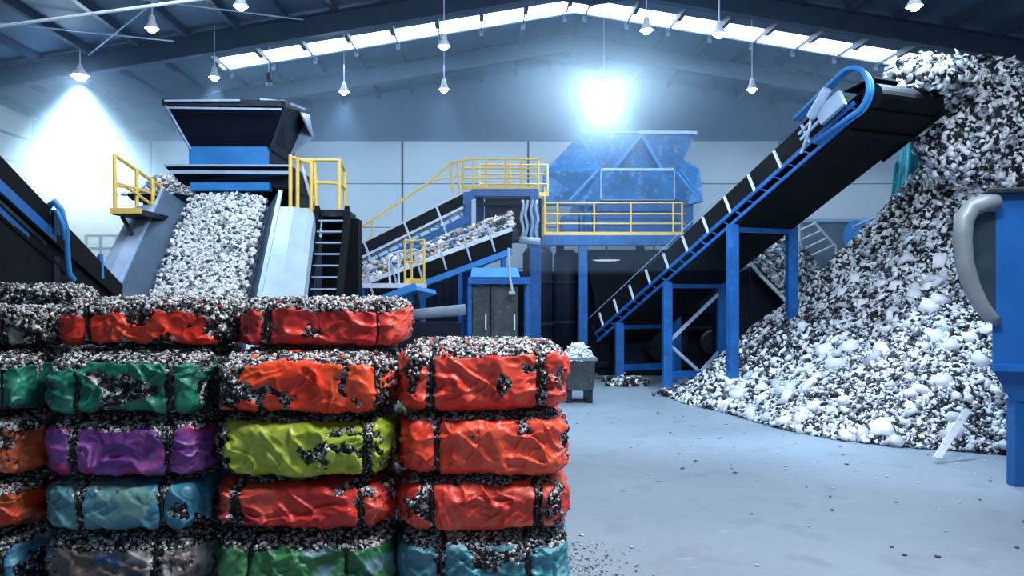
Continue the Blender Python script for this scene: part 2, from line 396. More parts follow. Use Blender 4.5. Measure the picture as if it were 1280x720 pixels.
def make_bale(x0, x1, y0, y1, z0, z1, seed, cols, label, group, straps=(-.55, .6), cover=.15, cuts=(), top=.55, hole_scale=1.7, nf=2300, sheen=1):
    g = .012; dims = (x1 - x0 - g, y1 - y0 - g, z1 - z0 - .004); c = Vector(((x0 + x1) / 2, (y0 + y1) / 2, (z0 + z1) / 2))
    hx, hy, hz = [d / 2 for d in dims]
    root = empty('waste_bale', (c.x, c.y, z0), label, 'bale', group)
    p, fc = grid_box(150, 56, 56)
    V, nrm, w = bale_surface(p, dims, seed, straps, 0)
    # where the coloured wrap lies
    a = fbm(w * hole_scale + 5, seed + 21, 4)
    tz = w[:, 2] / hz
    mask = .62 + cover + a * .9 - sstep(top, top + .3, tz + a * .35) * 1.2 - sstep(-.78, -1.0, tz) * .8
    mask -= sstep(.72, .9, np.abs(w[:, 0] / hx)) * .25 * (fbm(w * 4, seed + 5) > -.05)
    for (cx, cz, rx, rz, sg) in cuts:
        d = blob(w + np.stack([fbm(w * 4, seed + 8, 4), fbm(w, seed), fbm(w * 4 + 3, seed + 18, 4)], 1) * .3, hx, hz, cx, cz, rx, rz)
        mask = mask + sg * sstep(1.25, .75, d) * 1.4
    mask -= .9 * sum([np.exp(-((w[:, 0] - s * hx) / .045) ** 2) for s in straps], np.zeros(len(w))) * (a < .35)
    mask = np.clip(mask, 0, 1)
    V = V + nrm * ((sstep(.4, .6, mask) - 1) * .02)[:, None]
    t = sstep(-.12, .12, fbm(w * 2.1 + 3, seed + 33, 3)); col = mixc(cols[0], cols[1], t)
    if len(cols) > 2:
        t2 = sstep(.12, .3, fbm(w * np.array([1.6, 1.6, 3]) + 9, seed + 37, 3)); col = col * (1 - t2[:, None]) + np.array(cols[2])[None] * t2[:, None]
    cr = ridge(w * np.array([4, 4, 7]), seed + 70, 3); scuff = sstep(.55, .9, cr)[:, None] * .12
    col = col * (1 - scuff) + (col * .3 + .35) * scuff
    o = link('bale_body', npmesh('bale_body', V + np.array(c), fc, {'Col': col, 'Mask': mask}, smooth=True), BALE, root)
    # loose shreds that stick out where the wrap is open (front, top, sides)
    rng = np.random.default_rng(seed)
    ok = np.where((mask < .38) & (p[:, 1] < .999) & (p[:, 2] > -.999))[0]
    ok = ok[(rng.random(len(ok)) < np.where(tz[ok] > .6, 1.0, .45))]
    if len(ok):
        n = min(nf, len(ok) * 2); s = rng.choice(ok, n)
        pos = (V[s] + np.array(c)) + nrm[s] * .006 + rng.normal(0, .008, (n, 3))
        pos[:, 2] = np.minimum(pos[:, 2], z1 + .02); pos[:, 2] = np.maximum(pos[:, 2], z0 + .02)
        pos[:, 0] = np.clip(pos[:, 0], x0 + .01, x1 - .01)
        cc = palette(rng, n, [(3 + 3 * (label.find('stack') < 0), (.7, .72, .75)), (3, (.45, .47, .5)), (1.5, (.1, .11, .12)), (3, (.008, .009, .012)), (.7, cols[0])])
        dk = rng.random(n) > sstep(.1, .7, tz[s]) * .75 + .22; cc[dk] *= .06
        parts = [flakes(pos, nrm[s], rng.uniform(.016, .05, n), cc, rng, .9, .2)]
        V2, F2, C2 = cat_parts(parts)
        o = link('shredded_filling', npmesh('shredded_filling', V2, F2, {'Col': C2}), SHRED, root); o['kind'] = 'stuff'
    # straps run round the bale
    for s in straps:
        m = 120; per = np.linspace(0, 1, m, endpoint=False); pts = []
        for e in per:
            k = e * 4; i = int(k); f = (k - i) * 2 - 1
            pts.append([(-1, f), (f, 1), (1, -f), (-f, -1)][i])
        pts = np.array(pts); rings = []
        for dx in (-.016, .016):
            q = np.stack([np.full(m, s + dx / hx), pts[:, 0], pts[:, 1]], 1); v, nn, _ = bale_surface(q, dims, seed, straps, 0)
            nn[:, 0] = 0; rings += [v + nn * -.008, v + nn * .004]
        a_, b_, c_, d_ = rings; VV = np.concatenate([a_, b_, d_, c_]) + np.array(c); i = np.arange(m); j = (i + 1) % m
        FF = np.concatenate([np.stack([i + k * m, j + k * m, j + ((k + 1) % 4) * m, i + ((k + 1) % 4) * m], 1) for k in range(4)])
        link('strap', npmesh('strap', VV, FF, smooth=False), STRAP, root)
    return root

RED = [(.72, .035, .016), (.82, .075, .03), (.6, .03, .02)]
REDP = [(.6, .035, .03), (.72, .09, .06), (.42, .02, .03)]
GRN = [(.01, .2, .13), (.03, .3, .21), (.006, .1, .08)]
PUR = [(.18, .045, .28), (.27, .09, .38), (.42, .03, .16)]
LIM = [(.32, .44, .03), (.42, .53, .06), (.24, .38, .05)]
TEAL = [(.04, .22, .34), (.1, .3, .36), (.16, .36, .34)]
ORG = [(.5, .08, .02), (.62, .12, .04), (.25, .06, .05)]
GREYB = [(.12, .1, .1), (.45, .47, .5), (.03, .08, .2)]
GRN2 = [(.02, .14, .06), (.05, .24, .09), (.16, .3, .36)]
BLU = [(.02, .18, .42), (.07, .32, .48), (.4, .5, .55)]
LTB = [(.07, .34, .44), (.28, .46, .5), (.05, .2, .28)]
c0, c1, c2, c3 = (-6.0, -4.33), (-4.28, -2.64), (-2.63, -.815), (-.81, .89)
G = 'strapped waste bales stacked in the foreground'
Y0, Y1 = 7.6, 9.6
B = make_bale
# top layer, set back
B(-2.5, -.76, 8.0, 9.45, 2.42, 2.95, 1, REDP, 'red wrapped bale on the top layer with two straps, grey shreds spilling over it', G, (-.62, .72), .3, [(-.12, .0, .14, .45, -1)], .45)
B(-4.32, -2.52, 8.0, 9.45, 2.42, 2.95, 12, RED, 'top layer bale with a red sheet under grey shreds, above the green bale', G, (-.62,), .05, [(.1, -.2, .6, .55, 1), (.85, 0, .2, 1, -1)], .3)
B(-6.1, -4.36, 8.0, 8.8, 2.42, 2.88, 13, [(.3, .34, .35), (.45, .48, .48), (.04, .13, .12)], 'grey rag bale at the left frame edge on the top layer', G, (.5,), .0, [], .3)
B(-6.4, -4.5, 8.85, 9.75, 2.42, 3.1, 14, GREYB, 'highest grey bale at the back of the left stack', G, (.1,), -.25, [], .1)
# row A
B(*c0, Y0, Y1, 1.79, 2.42, 21, GRN, 'green bale cut off by the left edge, in the second row down', G, (.75,), .2)
B(*c1, Y0, Y1, 1.79, 2.42, 22, GRN, 'emerald green wrapped bale with a torn black opening in front', G, (-.5, .62), .4, [(.0, -.25, .42, .38, -1), (-.75, 0, .2, .5, -.5)])
B(*c2, Y0, Y1, 1.79, 2.42, 23, [(.85, .05, .015), (.9, .1, .03), (.8, .04, .02)], 'bright orange red bale with a bulging sheet, directly above the lime bale', G, (.86,), .15, [(.0, .05, .55, .62, 1), (-.85, .0, .2, .8, -1), (-.5, -.75, .5, .25, -1), (.6, .0, .06, .45, -1)])
# row B
B(*c0, Y0, Y1, 1.18, 1.79, 31, ORG, 'brown orange bale beside the purple bale', G, (.55,), .1)
B(*c1, Y0, Y1, 1.18, 1.79, 32, PUR, 'purple wrapped bale with a pink left end', G, (-.55, .6), .45, [(.35, 0, .22, .5, -.25)])
B(*c2, Y0, Y1, 1.18, 1.79, 33, LIM, 'lime green wrapped bale with a black torn strip on its right', G, (.72,), .5, [(.42, -.15, .32, .22, -1), (.55, .45, .3, .12, -1), (-.88, 0, .12, 1, -1)], .75)
# row C
B(*c0, Y0, Y1, .68, 1.18, 41, [(.6, .04, .01), (.5, .1, .02), (.1, .02, .02)], 'dark orange red bale at the left edge beside the teal bale', G, (.5,), .1)
B(*c1, Y0, Y1, .68, 1.18, 42, TEAL, 'teal blue wrapped bale under the purple bale', G, (-.45, .52), .4, [(.78, -.3, .2, .5, -1)], .8)
B(*c2, Y0, Y1, .68, 1.18, 43, REDP, 'faded crimson bale directly under the lime bale', G, (-.7, .66), .4, [(.6, .7, .25, .35, -1), (-.85, -.4, .1, .4, -1)], .8)
# row D
B(*c0, Y0, Y1, 0, .68, 51, BLU, 'blue bale in the bottom left corner', G, (.7,), .3)
B(*c1, Y0, Y1, 0, .68, 52, GREYB, 'bottom row bale of white black and brown scraps under the teal bale', G, (.45,), .05, [(.1, .1, .3, .7, .6)])
B(*c2, Y0, Y1, 0, .68, 53, GRN2, 'dark green bottom bale with a pale blue fold along its top', G, (-.55, .5), .25, [(.1, .35, .5, .3, 1)])
# right hand column
B(*c3, Y0, Y1 - .35, 1.82, 2.5, 61, [(.74, .04, .022), (.82, .08, .045), (.62, .03, .03)], 'large red bale topping the right hand column, shreds on its top', G, (-.62, .66), .32, [(.5, .1, .12, .3, -1), (.12, -.4, .06, .35, -1), (-.85, .3, .14, .6, -1)], .62)
B(*c3, Y0, Y1 - .35, 1.19, 1.82, 62, [(.78, .06, .025), (.86, .1, .05), (.7, .04, .03)], 'orange red bale second from top of the right hand column', G, (-.55,), .42, [(.4, .55, .1, .2, -1), (.92, .2, .08, .7, -1), (-.15, .5, .06, .12, -1)], .72)
B(*c3, Y0, Y1 - .35, .68, 1.19, 63, [(.74, .07, .04), (.8, .14, .09), (.6, .04, .03)], 'red bale third from top of the right hand column', G, (-.6, .62), .42, [(.75, .1, .1, 1, -1), (-.8, .1, .16, .8, -.8)], .8)
B(*c3, Y0, Y1 - .35, 0, .68, 64, LTB, 'pale blue and white bale at the foot of the right hand column', G, (-.5, .5), .2, [(.1, .6, .6, .3, -.6)], .6)

# ================================================================== HEAP
rng = np.random.default_rng(5)
def heap_h(x, y):
    # base outline: ellipse whose front edge lies near Y 14.1 and left edge near X 5
    cx, cy = 13.6, 21.4
    ang = np.arctan2(y - cy, x - cx); R = 8.35 + .35 * np.sin(ang * 3 + 1) + .25 * np.sin(ang * 7)
    d = np.hypot(x - cx, np.where(y > cy, 1.5, 1.12) * (y - cy)); s_ = R - d
    z = s_ * (.66 + .042 * np.clip(s_, 0, 9))
    z = np.where(x > cx, np.maximum(z, (8.1 - np.abs(y - cy) * 1.1) * sstep(8.5, 4, x - cx)), z)
    z = np.minimum(z, 8.9 - .35 * np.sin(x * .9))
    q = np.stack([x, y, np.zeros_like(x)], -1).reshape(-1, 3)
    nz = fbm(q * .55, 3, 5).reshape(x.shape)
    z = z + nz * .4 * sstep(-.2, 1.5, z)
    return z
gx, gy = np.meshgrid(np.linspace(4.2, 22.4, 200), np.linspace(12.8, 30.5, 190), indexing='ij')
gz_ = np.maximum(heap_h(gx, gy), -.05)
V = np.stack([gx, gy, gz_], -1).reshape(-1, 3); i, j = np.meshgrid(np.arange(199), np.arange(189), indexing='ij')
k = (i * 190 + j).ravel(); Fq = np.stack([k, k + 190, k + 191, k + 1], 1)
keep = (V[Fq][:, :, 2].max(1) > 0); Fq = Fq[keep]
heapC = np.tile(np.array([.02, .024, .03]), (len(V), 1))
hparts = [(V, Fq, heapC)]
def on_heap(n, xr, yr, size, pal, tilt=1.0, lift=.02):
    x = rng.uniform(*xr, n); y = rng.uniform(*yr, n); z = heap_h(x, y); e = .08
    nx = -(heap_h(x + e, y) - heap_h(x - e, y)) / (2 * e); ny = -(heap_h(x, y + e) - heap_h(x, y - e)) / (2 * e)
    nn = np.stack([nx, ny, np.ones(n)], 1); nn /= np.linalg.norm(nn, axis=1)[:, None]
    ok = z > .0; n = ok.sum(); s = rng.uniform(size[0], size[1], n)
    pos = np.stack([x, y, z], 1)[ok] + nn[ok] * (lift + rng.uniform(0, .05, (n, 1)))
    pos[:, 2] = np.maximum(pos[:, 2], .03)
    return flakes(pos, nn[ok], s, palette(rng, n, pal), rng, tilt, .2)
hparts.append(on_heap(38000, (4.6, 16), (13, 26), (.06, .19), WHITEPAL))
hparts.append(on_heap(30000, (4.6, 13), (13, 19), (.04, .12), WHITEPAL))
hparts.append(on_heap(420, (5.5, 16), (13.4, 21), (.2, .5), [(1, (.72, .76, .82)), (.6, (.5, .54, .6))], .5, .05))
# spill over the belt head: a thick overhanging lobe that joins the heap
def lobe(n):
    th = rng.uniform(0, 2 * math.pi, n); t = rng.random(n)
    cxs = 11.2 + 3.6 * rng.random(n); 
    return cxs, th
lobes = [((11.4, 18.9, 6.75), (1.0, 1.0, 1.3)), ((12.6, 19.4, 6.6), (1.5, 1.3, 1.75)), ((14.2, 20.2, 6.6), (1.9, 1.8, 1.9)), ((9.95, 17.7, 7.72), (.95, .75, .42)), ((12.5, 19.9, 5.2), (1.3, 1.2, 1.5))]
for c, r in lobes:
    g = 26; th, ph = np.meshgrid(np.linspace(0, 2 * math.pi, 49), np.linspace(.01, math.pi - .01, g + 1), indexing='ij')
    d = np.stack([np.sin(ph) * np.cos(th), np.sin(ph) * np.sin(th), np.cos(ph)], -1).reshape(-1, 3)
    def lobept(d): 
        return np.array(c) + d * np.array(r) * (1 + fbm(d * 1.6 + np.array(c), 11, 4) * .35)[:, None]
    i, j = np.meshgrid(np.arange(48), np.arange(g), indexing='ij'); k = (i * (g + 1) + j).ravel()
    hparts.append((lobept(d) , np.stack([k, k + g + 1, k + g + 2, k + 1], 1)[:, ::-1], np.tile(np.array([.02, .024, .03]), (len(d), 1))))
    n = int(2600 * r[0] * r[2]); d = rng.normal(0, 1, (n, 3)); d /= np.linalg.norm(d, axis=1)[:, None]; d = d[d[:, 1] < .3]; n = len(d)
    pos = lobept(d) + rng.normal(0, .06, (n, 3))
    hparts.append(flakes(pos, d, rng.uniform(.06, .22, n), palette(rng, n, [(7, (.88, .91, .95)), (2, (.55, .6, .66)), (1, (.2, .23, .28)), (3.5, (.01, .012, .016))]), rng, 1, .2))  # whiter palette than the heap, standing in for missing light up here
stuff('shredded_waste_heap', hparts, 'huge heap of white and black shredded waste on the floor at the right', 'waste heap')
# long pale board leaning in the heap's front
w = MB(); w.plate([P(1166, 572, 14.0), P(1176, 574, 14.0), P(1214, 513, 14.6), P(1205, 511, 14.6)], .05)
tag(w.build('plank', WHITE), 'long pale board leaning on the front foot of the waste heap', 'plank')
# loose bits on the floor
n = 520; x = rng.uniform(1.0, 12, n); y = np.where(rng.random(n) < .6, rng.uniform(12.5, 20, n), rng.uniform(7, 14, n)); 
dd = heap_h(x, y); sel = (dd < .05) & (rng.random(n) < np.exp(dd * .35) * 1.2 + .01); x, y = x[sel], y[sel]; n = len(x)
fl = [flakes(np.stack([x, y, np.full(n, .015)], 1), np.tile([0, 0, 1.], (n, 1)), rng.uniform(.02, .07, n), palette(rng, n, [(2, (.5, .56, .62)), (1, (.06, .07, .08))]), rng, .1, .1)]
n = 500; x = .95 + np.abs(rng.normal(0, .35, n)); y = rng.uniform(7.3, 9.6, n)
fl.append(flakes(np.stack([x, y, np.full(n, .01)], 1), np.tile([0, 0, 1.], (n, 1)), rng.uniform(.01, .035, n), palette(rng, n, [(2, (.5, .55, .6)), (2, (.08, .09, .1))]), rng, .1, .15))
stuff('floor_litter', fl, 'small scattered shreds lying on the concrete floor', 'litter')

# ================================================================== RIGHT CONVEYOR
def conveyor(root, a, b, wdir, W, posts, side_h=.34, near_only=False):
    pass
cd = Vector((.42, -1, .555)); cdn = cd.normalized(); A0 = Vector((4.47, 26, 2.22))
def cp(t, off=0, up=0):
    wv = Vector((.922, .387, 0)); n = wv.cross(cdn) * -1
    if n.z < 0: n = -n
    return A0 + cd * t + wv * off + n * up
root = empty('belt_conveyor', (4.47, 26, 0), 'long blue and black inclined conveyor rising to the right heap', 'conveyor')
W = 2.0; T0, T1 = -1.25, 9.0
w = MB()
for off in (0.0, W):
    w.beam(cp(T0, off, .05), cp(T1 - .3, off, .05), .06, .1)
    w.beam(cp(T0, off, -.22), cp(T1 - .3, off, -.22), .06, .08)
    for i in range(24): 
        t = T0 + (T1 - T0 - .4) * i / 23; w.beam(cp(t, off, .02), cp(t + .15, off, -.2), .03, .03)
w.build('rail_truss', BLUE, root)
w = MB()
for off in (.05, W - .05): w.beam(cp(T0, off, .36), cp(T1 - .6, off, .36), .04, .5, )
w.build('side_skirt', BLACK, root)
w = MB(); w.beam(cp(T0, W / 2, .2), cp(T1, W / 2, .2), W - .15, .05); w.beam(cp(T0, W / 2, -.32), cp(T1 - .1, W / 2, -.32), W - .1, .06)
w.tube([cp(T1, .08, -.06), cp(T1, W - .08, -.06)], .27, 20); w.tube([cp(T0, .08, -.06), cp(T0, W - .08, -.06)], .25, 16)
w.build('belt', BLACK, root)
w = MB()
for i in range(11):
    t = T0 + .5 + i * .83; MB().beam(cp(t, -.02, .05), cp(t, -.04, .55), .05, .06).build('bracket', WHITE, root)
w = MB()
for i in range(9): t = -.8 + i; MB().beam(cp(t, 0, -.27), cp(t, W, -.27), .08, .06).build('cross_member', DARK, root)
# pipe rail along the lower end
w = MB(); w.tube([cp(T0, -.1, .64), cp(5, -.1, .64)], .014, 6); w.build('guard_wire', GALV, root)
# head: curved blue guard hoop, motor and black hood
w = MB(); pts = []
for k in range(15):
    a = -1.9 + 3.6 * k / 14; pts.append(cp(T1 - .25 + .42 * math.cos(a), -.12, .28 + .52 * math.sin(a)))
w.tube([cp(T1 - 1.3, -.12, -.1)] + pts + [cp(T1 - 1.5, -.12, .75)], .055, 10)
w.tube([cp(T1 - 1.3, -.02, -.16)] + [p_ + Vector((.1, .04, -.03)) for p_ in pts] + [cp(T1 - 1.5, -.02, .7)], .04, 8)
w.build('head_hoop', SKYB, root, smooth=True)
w = MB(); w.plate([cp(T1 - .95, -.2, .05), cp(T1 - .35, -.2, .05), cp(T1 - .35, -.2, .42), cp(T1 - .95, -.2, .42)], .12)
w.tube([cp(T1 - 1.05, -.3, .35), cp(T1 - .5, -.3, .6)], .11, 12)
w.beam(cp(T1 - 1.5, -.2, .15), cp(T1 - .9, -.2, .2), .06, .07); w.beam(cp(T1 - 1.5, -.2, .3), cp(T1 - .9, -.2, .35), .06, .05)
w.tube([cp(T1 - 1.6, -.22, -.15), cp(T1 - 1.2, -.3, .1), cp(T1 - 1.0, -.24, .5), cp(T1 - .6, -.2, .7)], .035, 8)
w.build('drive_motor', GALV, root, bevel=.015)
w = MB(); w.plate([cp(T1 - .5, W * .1, .6), cp(T1 - .5, W, .6), cp(T1 + .12, W, .35), cp(T1 + .12, W * .1, .35)], .04)
w.beam(cp(T1 - .65, .02, -.42), cp(T1 - .65, W + .1, -.42), .09, .09)
w.plate([cp(T1 - 1.4, W, -.4), cp(T1 + .1, W, -.4), cp(T1 + .15, W, .45), cp(T1 - 1.4, W, .55)], .04)
w.build('head_hood', BLACK, root)
def post(x, y, z, r, s=.26): return MB().beam((x, y, .1), (x, y, z), s, s, up=(0, 1, 0)).box((x - .2, y - .2, 0), (x + .2, y + .2, .1)).build('post', BLUE, r, bevel=.01)
trs = [0.0, 2.36, 4.98]
wv = Vector((.922, .387, 0))
for t in trs:
    a = cp(t, 0, -.25); b = cp(t, W, -.25)
    post(a.x, a.y, a.z, root); post(b.x, b.y, b.z, root)
w = MB()
for t in trs:
    a = cp(t, 0, -.3); b = cp(t, W, -.3)
    zb = .55
    MB().beam((a.x, a.y, zb), (b.x, b.y, zb), .12, .2).build('cross_beam', BLUE, root); MB().beam((a.x, a.y, a.z - .05), (b.x, b.y, b.z - .05), .12, .2).build('cross_beam', BLUE, root)
w = MB(); a = cp(2.36, 0, -.3); b = cp(2.36, W, -.3)
w.beam((a.x, a.y, 1.5), (b.x, b.y, a.z - .2), .06, .09); w.beam((a.x, a.y, 1.5), (a.x + 1.05, a.y + .45, .62), .06, .09); w.beam((a.x + 1.1, a.y + .46, .62), (b.x, b.y, 1.3), .06, .09)
w.build('brace', GALV, root)
# rubble around the two visible feet
for (px, Yv, lab) in ((778, 26, 'small rubble mound at the foot of the rear conveyor post'), (846, 23.4, 'rubble mound at the foot of the front conveyor post')):
    n = 260; x = (px - 600) / 1000 * Yv + rng.normal(0, .28, n) + .1; y = Yv - .35 + rng.normal(0, .15, n); z = np.abs(rng.normal(0, .1, n)) + .03
    stuff('rubble', [flakes(np.stack([x, y, z], 1), np.tile([0, 0, 1.], (n, 1)), rng.uniform(.06, .2, n), palette(rng, n, MIXPAL), rng, 1, .3)], lab, 'rubble')

# ================================================================== PLATFORM WITH BIG HOPPER
def railing(root, pts, h=1.05, name='railing', m=YELL, mids=(.38, .7), step=None, r=.028):
    """posts at pts, rails between"""
    w = MB(); pts = [Vector(p) for p in pts]
    for p_ in pts: w.tube([p_, p_ + Vector((0, 0, h))], r * 1.15, 8)
    for a, b in zip(pts, pts[1:]):
        for f in (*mids, 1): w.tube([a + Vector((0, 0, h * f)), b + Vector((0, 0, h * f))], r, 8)
        w.beam(a + Vector((0, 0, .06)), b + Vector((0, 0, .06)), .02, .12)
    return w.build(name, m, root, smooth=False)
Yp = 27.6
root = empty('hopper_platform', ((760 - 600) / 1000 * Yp, Yp, 0), 'blue steel platform with yellow railing under the big central hopper', 'platform')
xL, xR_, zt = (680 - 600) / 1000 * Yp, (852 - 600) / 1000 * Yp, CH + .071 * Yp
w = MB(); w.box((xL, Yp - .05, zt - .34), (xR_ + .6, Yp + .1, zt)); w.box((xL, Yp + .1, zt - .08), (xR_ + .9, Yp + 5, zt - .01)); w.box((xL, Yp + .1, zt - .3), (xL + .12, Yp + 5, zt - .08))
w.build('deck', BLUE, root)
for px in (684, 729, 846): 
    x = (px - 600) / 1000 * Yp; MB().beam((x, Yp + .15, 0), (x, Yp + .15, zt - .34), .3, .3, up=(0, 1, 0)).build('post', BLUE, root, bevel=.01)
for px in (700, 800, 880):
    x = (px - 600) / 1000 * (Yp + 4.5); MB().beam((x, Yp + 4.5, 0), (x, Yp + 4.5, zt - .08), .3, .3, up=(0, 1, 0)).build('post', NAVY, root)
railing(root, [((p_ - 600) / 1000 * Yp, Yp + .05, zt) for p_ in (682, 697, 743, 789, 842, 853)], 1.12, mids=(.36, .66))
railing(root, [(xL + .03, Yp + .05, zt), (xL + .03, Yp + 1.2, zt), (xL + .6, Yp + 1.2, zt)], 1.65, mids=(.3, .6, .8))
railing(root, [(xR_ + .05, Yp + .1, zt), (xR_ + .6, Yp + 1.4, zt)], 1.12)

root = empty('hopper', (5.2, 29.5, zt), 'big flared blue hopper on the central platform', 'hopper')
w = MB()
fl_, fr_ = 750, 842
F1, F2, F3, F4 = P(752, 212, 27.9), P(842, 212, 27.9), P(842, 249, 28.1), P(752, 249, 28.1)
w.plate([F1, F2, F3, F4], .1); w.build('front_panel', HOPB, root)
w = MB(); w.plate([P(679, 217, 28), P(721, 172, 31), P(750, 210, 31.2), F1, F4, P(745, 258, 28.2), P(679, 256, 28)], .08); w.build('side_panel', HOPB, root)
w = MB(); w.plate([F2, P(848, 206, 30.5), P(853, 200, 31), P(874, 213, 29.5), P(878, 252, 28.4), P(860, 256, 28.2), F3], .08); w.build('side_panel', HOPB, root)
w = MB(); w.plate([P(721, 171, 31), P(729, 165, 31), P(870, 166, 31), P(853, 201, 31), P(845, 235, 31), P(750, 235, 31)], .08); w.build('back_panel', HOPB, root)
w = MB(); w.beam(P(800, 170, 30.9), P(766, 212, 30.7), .12, .5, up=(0, -1, 0)); w.beam(P(801, 170, 30.9), P(826, 212, 30.7), .12, .4, up=(0, -1, 0)); w.beam(P(724, 172, 30.9), P(750, 215, 30.7), .2, .35, up=(0, -1, 0))
w.build('rib', SKYB, root)
w = MB(); w.beam(F1, F2, .09, .09); w.beam(F1, F4, .09, .09); w.beam(F2, F3, .09, .09); w.beam(F4, F3, .07, .07)
w.build('rim', BRIM, root)
w = MB(); w.beam(P(798, 165, 30.9), P(871, 166, 30.9), .1, .12); w.beam(P(729, 165, 30.9), P(798, 165, 30.9), .06, .05); w.build('rim', BRIM, root)
for a_, b_, t_ in ((P(748, 212, 27.7), P(712, 250, 27.7), .07), (P(846, 215, 27.7), P(874, 250, 27.7), .07), (P(850, 212, 28), P(878, 248, 28), .05), (P(716, 215, 28.5), P(695, 245, 27.8), .05)):
    MB().beam(a_, b_, t_, t_).build('stiffener', SKYB, root)
w = MB(); bx0, bx1 = (704 - 600) / 1000 * 28.3, (874 - 600) / 1000 * 28.3
w.box((bx0 + .6, 28.35, zt), (bx1 - .2, 31.6, zt + 1.3))
for k in range(3): w.box((bx0 + 1.0, 28.22, zt + .1 + k * .4), (bx1 - .9, 28.35, zt + .32 + k * .4))
w.box((bx0, 28.3, zt), (bx0 + .55, 29.4, zt + .75)); w.tube([(bx0 + .8, 28.2, zt), (bx0 + .8, 28.2, zt + 1.3)], .09); w.tube([(bx0 + 1.1, 28.2, zt), (bx0 + 1.1, 28.2, zt + 1.3)], .07)
w.build('body', BLUE, root)

# dark shredding machine standing below the platform
root = empty('shredder', (6, 29.5, 0), 'dark shredding machine standing in the shade below the central platform', 'machine')
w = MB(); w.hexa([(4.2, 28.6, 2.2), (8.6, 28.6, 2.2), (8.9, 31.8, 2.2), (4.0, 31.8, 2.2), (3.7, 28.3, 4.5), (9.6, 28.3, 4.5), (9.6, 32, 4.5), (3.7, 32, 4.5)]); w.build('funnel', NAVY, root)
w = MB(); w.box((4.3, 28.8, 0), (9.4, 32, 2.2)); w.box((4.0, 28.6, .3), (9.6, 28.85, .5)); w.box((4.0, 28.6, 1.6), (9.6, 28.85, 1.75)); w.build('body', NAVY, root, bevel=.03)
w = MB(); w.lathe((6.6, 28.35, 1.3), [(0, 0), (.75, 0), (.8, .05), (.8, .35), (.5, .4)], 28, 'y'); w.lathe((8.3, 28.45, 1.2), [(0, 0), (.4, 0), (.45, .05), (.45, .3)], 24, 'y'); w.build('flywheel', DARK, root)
MB().tube([(4.6, 28.4, .2), (4.7, 28.2, 2), (5.2, 28.3, 2.6), (5.3, 28.3, 3.6)], .06).build('hose', BLACK, root); MB().tube([(9.1, 28.4, .2), (9.0, 28.2, 1.8), (8.8, 28.3, 2.6)], .05).build('hose', BLACK, root)
# dark silo tanks left of the post
for (px, rr, lab) in ((672, .5, 'dark blue vertical tank left of the platform post, nearer the stairs'), (707, .42, 'dark blue vertical tank directly beside the platform post')):
    Y = 27.0 if px == 672 else 28.6; x = (px - 600) / 1000 * Y
    r_ = empty('tank', (x, Y, 0), lab, 'tank', None)
    MB().lathe((x, Y, 0), [(0, .25), (rr, .25), (rr, 4.3), (rr * .7, 4.5), (0, 4.5)], 28).build('shell', NAVY, r_, smooth=True)
    for z in (.5, 1.9, 3.3): MB().lathe((x, Y, z), [(rr, 0), (rr + .03, 0), (rr + .03, .08), (rr, .08)], 28).build('hoop', DARK, r_)
    for a in range(4): MB().box((x + rr * .7 * math.cos(a * 1.57 + .78) - .06, Y + rr * .7 * math.sin(a * 1.57 + .78) - .06, 0), (x + rr * .7 * math.cos(a * 1.57 + .78) + .06, Y + rr * .7 * math.sin(a * 1.57 + .78) + .06, .3)).build('foot', NAVY, r_)
# under-deck lamp
r_ = empty('deck_lamp', (P(758, 325, 27.9)), 'dim oval lamp under the central platform deck', 'lamp')
c = P(758, 325, 27.9)
MB().lathe(c, [(0, .0), (.5, 0), (.56, .06), (.56, .1), (0, .1)], 24).build('housing', DARK, r_)
MB().lathe(c, [(0, -.03), (.35, -.03), (.48, -.005), (.48, 0)], 24).build('lens', emat('dim_lamp_lens', (.6, .7, .85), .9), r_)
MB().tube([c + Vector((0, 0, .1)), Vector((c.x, c.y, zt - .1))], .03).build('stem', DARK, r_)

root = empty('dark_backdrop', (-1.5, 31, 0), 'added dark ribbed backdrop behind the sorting conveyor and bench', 'container')  # ribbed box added as a dark backdrop over the bright wall behind
w = MB(); w.box((-6.2, 30.2, .15), (3.2, 32.2, 3.75)); w.build('body', NAVY, root, bevel=.03)
w = MB()
for k in range(31): w.box((-6.1 + k * .3, 30.12, .4), (-5.96 + k * .3, 30.2, 3.5))
w.build('corrugated_side', NAVY, root)
w = MB(); w.beam((-6.25, 30.15, 3.7), (3.25, 30.15, 3.7), .12, .16); w.beam((-6.25, 30.15, .2), (3.25, 30.15, .2), .12, .2); w.build('rail', DARK, root)
for xx in (-6.1, 2.9):
    for yy in (30.2, 31.95): MB().box((xx, yy, 0), (xx + .22, yy + .22, .15)).build('foot', DARK, root)
# skip with a white mound, behind the right bale column
Y = 21.5; x0, x1 = (706 - 600) / 1000 * Y, (744 - 600) / 1000 * Y
ztop = CH - (449 - 365) / 1000 * Y
root = empty('waste_bin', ((x0 + x1) / 2, Y + .5, 0), 'dark grey green bin heaped with white waste beside the blue platform post', 'bin')
w = MB(); w.hexa([(x0 + .08, Y, .35), (x1 - .05, Y, .35), (x1 - .05, Y + 1, .35), (x0 + .08, Y + 1, .35), (x0, Y - .05, ztop), (x1, Y - .05, ztop), (x1, Y + 1.05, ztop), (x0, Y + 1.05, ztop)])
w.build('tub', DGRN, root, bevel=.02)
w = MB(); w.beam((x0 - .03, Y - .07, ztop), (x1 + .03, Y - .07, ztop), .06, .08); w.beam((x1 + .02, Y, ztop), (x1 + .02, Y + 1, ztop), .06, .08); w.build('rim', GREY, root)
w = MB(); w.box((x0 + .06, Y + .05, 0), (x0 + .2, Y + .95, .35)); w.box((x1 - .2, Y + .05, 0), (x1 - .06, Y + .95, .35)); w.build('skid', DARK, root)
